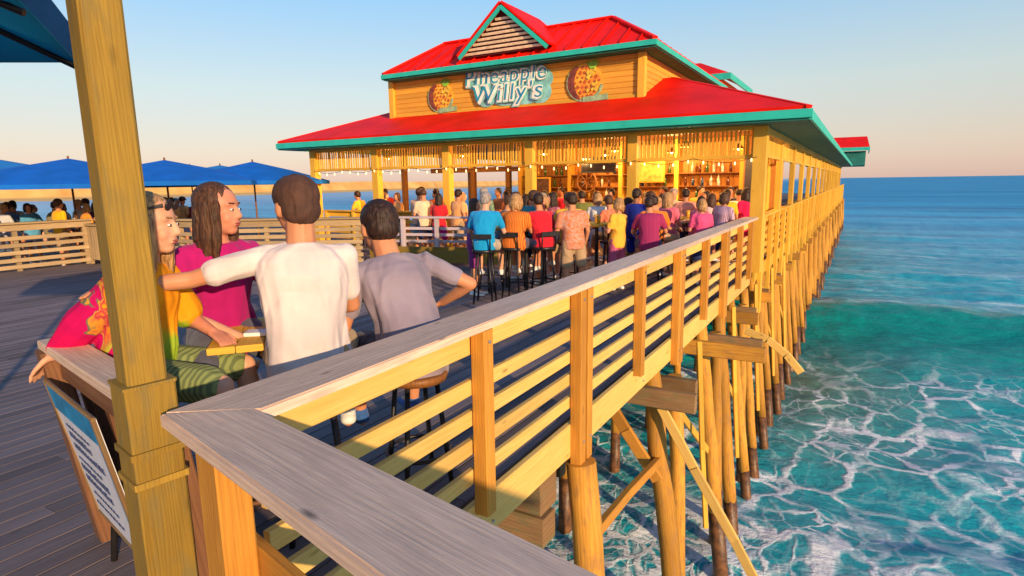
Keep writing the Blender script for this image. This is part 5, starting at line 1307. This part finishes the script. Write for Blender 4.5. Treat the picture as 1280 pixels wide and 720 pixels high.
CR = [
 ('sit', 0, -4.72, 7.35, 20, 1.0, 'man in a bright sky-blue shirt on a stool, back turned, leftmost of the bar stools', 'light', 'grey', BLUE, (.5, .42, .33)),
 ('sit_w', 0, -4.48, 7.80, 8, 1.0, 'woman in an orange shirt on a stool beside the sky-blue shirted man', 'tan', 'blond', ORG, (.12, .10, .16)),
 ('sit', 0, -4.10, 8.05, 60, .98, 'person in a red shirt reaching left across the high bar table', 'tan', 'dark', RED, NAVY),
 ('stand', 0, -4.87, 9.12, -10, .97, 'man in a teal-green shirt standing between the orange and red shirted drinkers', 'tan', 'brown', TEAL, NAVY),
 ('sit_w', 1, -3.98, 8.75, 40, 1.0, 'woman in an amber yellow top with a ponytail on a stool', 'tan', 'brown', YEL, (.5, .30, .30)),
 ('stand_w', 0, -4.80, 9.85, 150, .98, 'woman in a crimson top standing facing the camera behind the teal shirt', 'pink', 'dark', RED, KH),
 ('stand_w', 1, -4.38, 11.05, 15, .95, 'woman in a white blouse and pale blue shorts standing with her back turned', 'light', 'blond', WHT, (.32, .48, .62)),
 ('stand', 0, -4.72, 12.4, 170, .95, 'man in a yellow shirt facing out behind the woman in white', 'tan', 'dark', YEL, KH),
 ('sit', 1, -4.05, 11.5, -30, .88, 'person in a maroon shirt low beside the royal-blue shirted man', 'brown', 'dark', (.25, .02, .05), (.3, .02, .06)),
 ('stand', 0, -3.45, 10.4, -25, .97, 'tall man in a royal-blue shirt standing with his back turned', 'brown', 'dark', ROY, ROY),
 ('stand', 1, -3.40, 11.3, 40, .93, 'man in a violet shirt and cap standing right of the royal-blue shirt', 'tan', 'brown', PUR, NAVY),
 ('sit', 0, -2.92, 9.75, 30, .93, 'person in a bright orange shirt bent over at a stool near the rail', 'tan', 'dark', ORG, (.4, .03, .10)),
 ('stand_w', 0, -2.95, 10.75, -20, .96, 'blond woman in a coral pink dress top standing at the rail', 'pink', 'blond', PNK, PNK),
 ('sit', 0, -3.25, 10.95, -60, .93, 'seated person in a peach shirt between the blue and pink figures', 'light', 'brown', PEA, KH),
 ('stand', 0, -2.95, 12.1, 10, .95, 'dark-haired man in a salmon shirt further back behind the pink woman', 'tan', 'dark', (.75, .28, .2), NAVY),
 ('sit_w', 0, -2.42, 10.55, -15, .93, 'woman in a rose pink top seated close to the rail', 'pink', 'dark', PNK, (.2, .05, .1)),
 ('stand_w', 0, -2.52, 12.0, 30, .93, 'woman in a pale pink top standing behind the rose pink top', 'light', 'brown', (.75, .45, .42), WHT),
 ('stand_w', 1, -2.22, 11.6, -30, .95, 'woman in a lilac top with a bob near the corner post', 'tan', 'brown', LIL, NAVY),
 ('stand', 0, -2.38, 12.95, 10, .93, 'man in a mustard yellow shirt near the corner post', 'tan', 'dark', (.7, .45, .03), KH),
 ('stand', 1, -2.30, 13.9, 0, .92, 'man in a white shirt and cap deep under the eave by the corner', 'tan', 'dark', WHT, KH),
 ('stand_w', 0, -2.05, 13.3, 60, .98, 'woman in a bright magenta-red dress beside the corner post', 'pink', 'dark', (.65, .01, .08), (.6, .01, .08)),
 ('stand', 0, -9.30, 11.6, 0, .99, 'broad man in a peach shirt behind the grey railing, leftmost there', 'tan', 'brown', PEA, (.2, .3, .35)),
 ('stand', 1, -8.95, 11.35, 60, .97, 'man in a cream shirt and cap leaning left behind the grey railing', 'tan', 'brown', (.8, .52, .34), NAVY),
 ('stand_w', 0, -8.45, 11.3, 10, .95, 'woman in a scarlet top behind the middle of the grey railing', 'pink', 'dark', (.62, .02, .03), MAG),
 ('stand', 0, -8.05, 11.4, -20, .97, 'man in an apricot shirt behind the right half of the grey rail', 'tan', 'dark', (.8, .36, .14), KH),
 ('stand', 0, -7.15, 11.25, -10, .99, 'man in a sage green shirt behind the right end of the grey railing', 'tan', 'grey', (.22, .32, .2), NAVY),
 ('stand', 0, -8.07, 13.4, 160, .97, 'man in a dark brown shirt facing out deep in the left side of the bar', 'brown', 'dark', (.08, .03, .02), NAVY),
 ('stand_w', 0, -7.4, 12.6, 140, .97, 'woman in an orange top facing out beside the man in sage green', 'tan', 'dark', ORG, KH),
 ('stand', 0, -11.5, 12.6, 20, .97, 'man in a golden yellow shirt near the left corner post of the bar', 'tan', 'dark', YEL, KH),
 ('sit_w', 0, -10.7, 12.5, 160, .97, 'woman in an amber top seated left in the bar, facing the camera', 'tan', 'brown', (.8, .35, .04), NAVY),
 ('stand', 0, -10.5, 13.2, -40, 1.0, 'man in a dark green shirt standing between the two leftmost bar posts', 'tan', 'dark', DKG, NAVY),
 ('sit', 0, -12.3, 12.8, 100, .97, 'seated man in a yellow shirt at the far left corner under the lower roof', 'tan', 'dark', YEL, KH),
 ('stand', 0, -6.6, 13.9, 165, .97, 'man in a red shirt facing out behind the crowd, left of the television', 'tan', 'dark', RED, NAVY),
 ('stand_w', 0, -5.4, 13.4, 100, .95, 'woman in a tan top turned sideways below the television', 'tan', 'brown', KH, NAVY),
 ('stand', 0, -3.9, 13.7, 150, .97, 'man in a rust-coloured shirt facing out below the yellow poster', 'tan', 'dark', (.5, .12, .03), NAVY),
 ('stand', 0, -3.2, 14.2, -150, .97, 'man in an ochre shirt at the bar counter right of the rust-coloured shirt', 'tan', 'dark', (.7, .3, .04), NAVY),
 ('stand_w', 1, -5.95, 11.6, 70, .95, 'woman in a dusty pink top turned left, between the red top and the white blouse', 'light', 'grey', (.7, .4, .35), KH),
]
CR += [
 ('stand', 0, -6.3, 12.6, 175, .93, 'man in a brick-red shirt facing out among the back rows left of the white blouse', 'tan', 'dark', (.45, .05, .02), NAVY),
 ('stand_w', 0, -5.75, 12.9, -160, .95, 'woman in a lemon top facing out in the back rows', 'light', 'brown', (.8, .6, .15), KH),
 ('stand', 0, -5.25, 12.3, 30, .93, 'man in an olive shirt back turned between the white blouse and the lemon top', 'tan', 'dark', (.15, .16, .04), NAVY),
 ('stand_w', 0, -3.85, 12.3, 10, .95, 'woman in a tangerine top directly behind the maroon shirt', 'tan', 'blond', (.85, .30, .02), KH),
 ('stand', 0, -3.45, 12.7, -170, .95, 'man in a cream shirt facing out beyond the violet shirt', 'light', 'grey', (.75, .6, .4), KH),
 ('stand_w', 0, -2.80, 13.2, 170, .95, 'woman in a burgundy top facing out in the right back rows', 'tan', 'dark', (.3, .02, .05), NAVY),
 ('stand', 0, -2.60, 14.6, 180, .95, 'man in a black shirt facing out at the right end of the bar counter', 'tan', 'dark', (.03, .02, .02), NAVY),
 ('stand', 0, -4.9, 14.6, 0, .95, 'man in a copper shirt at the counter under the television', 'tan', 'dark', (.6, .2, .05), NAVY),
 ('stand_w', 0, -7.9, 14.4, 20, .95, 'woman in a light orange top at the left end of the counter', 'tan', 'brown', (.8, .42, .15), NAVY),
 ('stand_w', 1, -2.20, 10.2, 25, .90, 'small person in a hot pink top right behind the rail', 'pink', 'blond', (.70, .08, .22), NAVY),
 ('stand', 0, -12.6, 14.2, 40, .97, 'man in a dark red shirt far back in the leftmost bay of the bar', 'tan', 'dark', (.4, .03, .02), NAVY),
 ('stand_w', 0, -12.0, 13.4, -60, .95, 'woman in an orange top in the leftmost bay of the bar', 'tan', 'brown', ORG, NAVY),
 ('stand_w', 1, -11.0, 14.5, 100, .95, 'woman in a cream top with a bob in the second bay from the left', 'light', 'brown', (.8, .6, .35), NAVY),
 ('stand', 1, -10.1, 14.0, -90, .97, 'man in a cap and golden shirt in the second bay from the left', 'tan', 'brown', (.8, .36, .03), KH),
 ('stand', 0, -9.7, 12.9, 70, .97, 'man in a rust shirt behind the left end of the grey railing', 'tan', 'dark', (.5, .1, .03), NAVY),
 ('stand_w', 0, -8.8, 12.7, -30, .95, 'woman in a pale orange top in the third bay from the left', 'light', 'blond', (.85, .45, .2), NAVY),
 ('stand', 0, -8.5, 14.6, 120, .97, 'man in a navy shirt near the left end of the bar counter', 'tan', 'dark', NAVY, KH),
 ('stand', 0, -7.1, 13.4, 40, .97, 'man in an amber shirt below the ship wheel', 'tan', 'dark', (.8, .38, .03), NAVY),
 ('stand_w', 0, -6.5, 11.9, -50, .93, 'woman in a violet top right of the man in sage green', 'tan', 'dark', PUR, NAVY),
 ('sit', 0, -5.35, 8.9, -60, .95, 'seated person in a teal-blue shirt behind the sky-blue shirted man', 'tan', 'brown', (.03, .15, .2), NAVY),
 ('sit_w', 0, -5.0, 10.3, 100, .95, 'seated woman in a bright red top behind the teal-green shirt', 'pink', 'blond', (.7, .03, .04), KH),
 ('sit_w', 1, -3.1, 10.25, -40, .93, 'seated woman in an orange-red top with a ponytail right of the royal-blue shirt', 'tan', 'blond', (.8, .14, .02), KH),
 ('sit', 1, -3.75, 10.1, 60, .93, 'seated person in a cap and coral shirt just left of the royal-blue shirt', 'tan', 'brown', (.75, .2, .1), KH)]
CR += [('stand_w', 0, -5.15, 7.75, -70, .95, 'woman in a plum dress standing just left of the sky-blue shirted man', 'tan', 'brown', (.25, .04, .18), (.2, .03, .15)),
 ('stand', 0, -3.72, 8.35, 50, .95, 'man in a rust T-shirt standing at the right of the nearest high table', 'tan', 'dark', (.55, .14, .03), KH),
 ('sit_w', 0, -4.55, 8.95, 175, .97, 'woman in a pink top facing the camera across the nearest high table', 'pink', 'blond', (.75, .25, .3), NAVY),
 ('stand', 1, -5.3, 9.4, 120, .95, 'man in a cap and mustard shirt turned toward the nearest high table', 'tan', 'brown', (.7, .38, .04), NAVY),
 ('stand_w', 1, -3.3, 9.05, 70, .93, 'woman in an orange-yellow top turned left near the rail', 'pink', 'blond', (.85, .42, .05), (.5, .1, .2)),
 ('sit', 0, -2.75, 9.0, 20, .93, 'seated man in a purple-red shirt nearest to the rail', 'tan', 'dark', (.4, .02, .12), NAVY)]
for c_r in CR: crowd(*c_r)
G2 = 'people beyond the far left railing'
CL = [
 ('stand', 0, -15.0, 6.35, 0, .99, 'man in a bright yellow shirt at the far left railing, back turned', 'tan', 'brown', (.85, .42, .01), KH),
 ('sit_w', 0, -17.3, 8.1, 30, .98, 'dark-haired woman in a dark shirt right of the bright yellow shirt', 'tan', 'dark', (.12, .03, .08), NAVY),
 ('sit', 0, -17.7, 7.3, -20, .98, 'dark-haired man in a khaki shirt left of the bright yellow shirt', 'tan', 'dark', (.25, .2, .1), NAVY),
 ('sit', 1, -18.5, 6.8, 80, .98, 'person in a mid-blue shirt at the left frame edge', 'light', 'brown', (.05, .16, .42), NAVY),
 ('sit_w', 1, -18.7, 7.3, -60, .95, 'person in a pale blue shirt second from the left frame edge', 'light', 'blond', (.35, .48, .62), NAVY),
 ('sit', 0, -18.2, 7.6, 10, .93, 'person in a slate grey shirt third from the left frame edge', 'tan', 'dark', (.08, .08, .12), NAVY),
 ('sit_w', 0, -19.3, 8.4, 170, .95, 'person in a white shirt farther out between the khaki and the yellow shirts', 'light', 'blond', WHT, KH),
]
CL[0] = ('stand', 0, -16.45, 7.0, 0, 1.0, 'man in a bright yellow shirt beyond the far left railing, back turned', 'tan', 'brown', (.85, .42, .01), KH)
cl_names = [('white', (.75, .72, .68)), ('pale blue', (.40, .52, .68)), ('lemon', (.8, .6, .2)), ('sand-coloured', (.65, .45, .25)), ('pale grey', (.5, .5, .55)), ('orange', (.8, .3, .04)), ('sky-blue', (.1, .35, .6)), ('maroon', (.3, .03, .05))]
rnd2 = random.Random(5)
for k in range(26):
    nm_, cc_ = cl_names[k % 8]; x_ = -16.6 - rnd2.random() * 4.5; y_ = 4.4 + (-x_ - 16.6) * .25 + rnd2.random() * 6.5
    kd = rnd2.choice(['sit', 'sit_w', 'stand', 'sit', 'stand_w'])
    CL.append((kd, rnd2.choice([0, 1]), x_, y_, rnd2.uniform(0, 360), .97, f'small distant {"standing" if "stand" in kd else "seated"} figure in a {nm_} top beyond the far left railing', 'tan', rnd2.choice(['dark', 'brown', 'blond']), cc_, NAVY))
for c_r in CL:
    o = crowd(*c_r, group=G2)
    if c_r[2] < -16: o.location.z = -.14
# stools and high tables in front of the bar
for i_, (x, y, rz_, lb) in enumerate([(-4.72, 7.35, 20, 'black bar stool under the sky-blue shirted man'), (-4.48, 7.80, 8, 'black bar stool under the woman in orange'), (-4.10, 8.05, 60, 'black bar stool under the red-shirted person'),
      (-3.98, 8.75, 40, 'black bar stool under the ponytailed woman in amber'), (-2.92, 9.75, 30, 'black bar stool under the bright orange shirt near the rail'), (-3.25, 10.95, -60, 'black bar stool under the peach shirt'), (-2.42, 10.55, -15, 'black bar stool under the rose pink top'), (-4.05, 11.5, -30, 'black bar stool under the maroon shirt'), (-5.2, 8.3, 0, 'empty black bar stool behind the sky-blue shirted man'), (-3.5, 9.3, 200, 'empty black bar stool between the amber top and the orange shirt'), (-10.7, 12.5, 160, 'black bar stool under the seated woman in amber at the left of the bar'), (-12.3, 12.8, 100, 'black bar stool under the seated man in the far left corner')]):
    if i_ == 0: st0 = bar_stool(x, y, R(rz_), lb, 'black stools in front of the bar', cm='black')
    else:
        o = copy_tree(st0); o.location = (x, y, 0); o.rotation_euler = (0, 0, R(rz_)); tag(o, lb, 'bar stool', 'black stools in front of the bar')
def pub_table(x, y, lb, w_=.8):
    t = thing('pub_table', lb, 'table', (x, y, 0), 'high tables in front of the bar')
    m_ = MB(t.location); m_.box(x - w_ / 2, x + w_ / 2, y - .35, y + .35, 1.02, 1.06); m_.build('table_top', M['timber'], t)
    for sx_ in (-1, 1):
        for sy_ in (-1, 1):
            m_ = MB(t.location); m_.board((x + sx_ * (w_ / 2 - .06), y + sy_ * .28, 0), (x + sx_ * (w_ / 2 - .06), y + sy_ * .28, 1.02), .05, .05, up=(0, 1, 0)); m_.build('leg', M['black'], t)
    for k in range(4):
        m_ = MB((x - .25 + k * .17, y + random.uniform(-.2, .2), 1.06)); c = m_.off; m_.tube([c, c + Vector((0, 0, .13))], [.03, .04], 10)
        o = m_.build('drink_glass', plain('beer', random.choice([(.75, .35, .03), (.6, .05, .03), (.75, .7, .6)]), .15), None, c.copy()); tag(o, 'small drink glass standing on ' + lb.replace('high wooden table', 'the high table'), 'glass', 'drinks on ' + lb[:60])
pub_table(-4.75, 8.35, 'high wooden table among the stools nearest the camera')
pub_table(-4.0, 9.5, 'high wooden table behind the amber yellow top', .7)
pub_table(-2.9, 11.45, 'high wooden table near the corner of the bar', .7)
# pendant lamps added to brighten the bar interior; count and places guessed
for i_, (x, y) in enumerate([(-11.6, 13.2), (-9.2, 13.4), (-7.2, 14.2), (-5.2, 14.0), (-3.4, 13.6), (-2.6, 15.4), (-6.2, 16.0), (-4.4, 16.1)]):
    if i_ == 0:
        lp = thing('added_pendant_lamp', 'x', 'lamp', (x, y, 2.45), 'pendant lamps added to brighten the bar')
        m_ = MB(); m_.tube([(0, 0, .02), (0, 0, .16)], [.13, .03], 14, cap=False); m_.build('shade', M['shelf'], lp)
        m_ = MB(); m_.tube([(0, 0, .15), (0, 0, .42)], .006, 6); m_.build('cord', M['black'], lp)
        mb_, nt_, b_ = newmat('added_lit_bulb'); b_.inputs['Emission Color'].default_value = (1, .55, .16, 1); b_.inputs['Emission Strength'].default_value = 9
        m_ = MB(); m_.tube([(0, 0, 0), (0, 0, .03), (0, 0, .08)], [.02, .035, .02], 10); m_.build('bulb', mb_, lp)
    else: lp = copy_tree(lp0); lp.location = (x, y, 2.45)
    if i_ == 0: lp0 = lp
    pos_ = ['above the leftmost bar opening', 'above the grey railing crowd', 'left of the television', 'just right of the television', 'above the crowd near the corner post', 'deep in the right corner above the counter', 'above the counter left of the poster', 'above the counter at the poster'][i_]
    tag(lp, 'small added warm pendant lamp ' + pos_, 'lamp', 'pendant lamps added to brighten the bar')
    if i_: continue
    L = bpy.data.lights.new('added_lamp_light', 'POINT'); L.energy = 95; L.color = (1, .55, .18); L.shadow_soft_size = .08
    lo = bpy.data.objects.new('added_lamp_light', L); col.objects.link(lo); lo.parent = lp; lo.location = (0, 0, -.06)
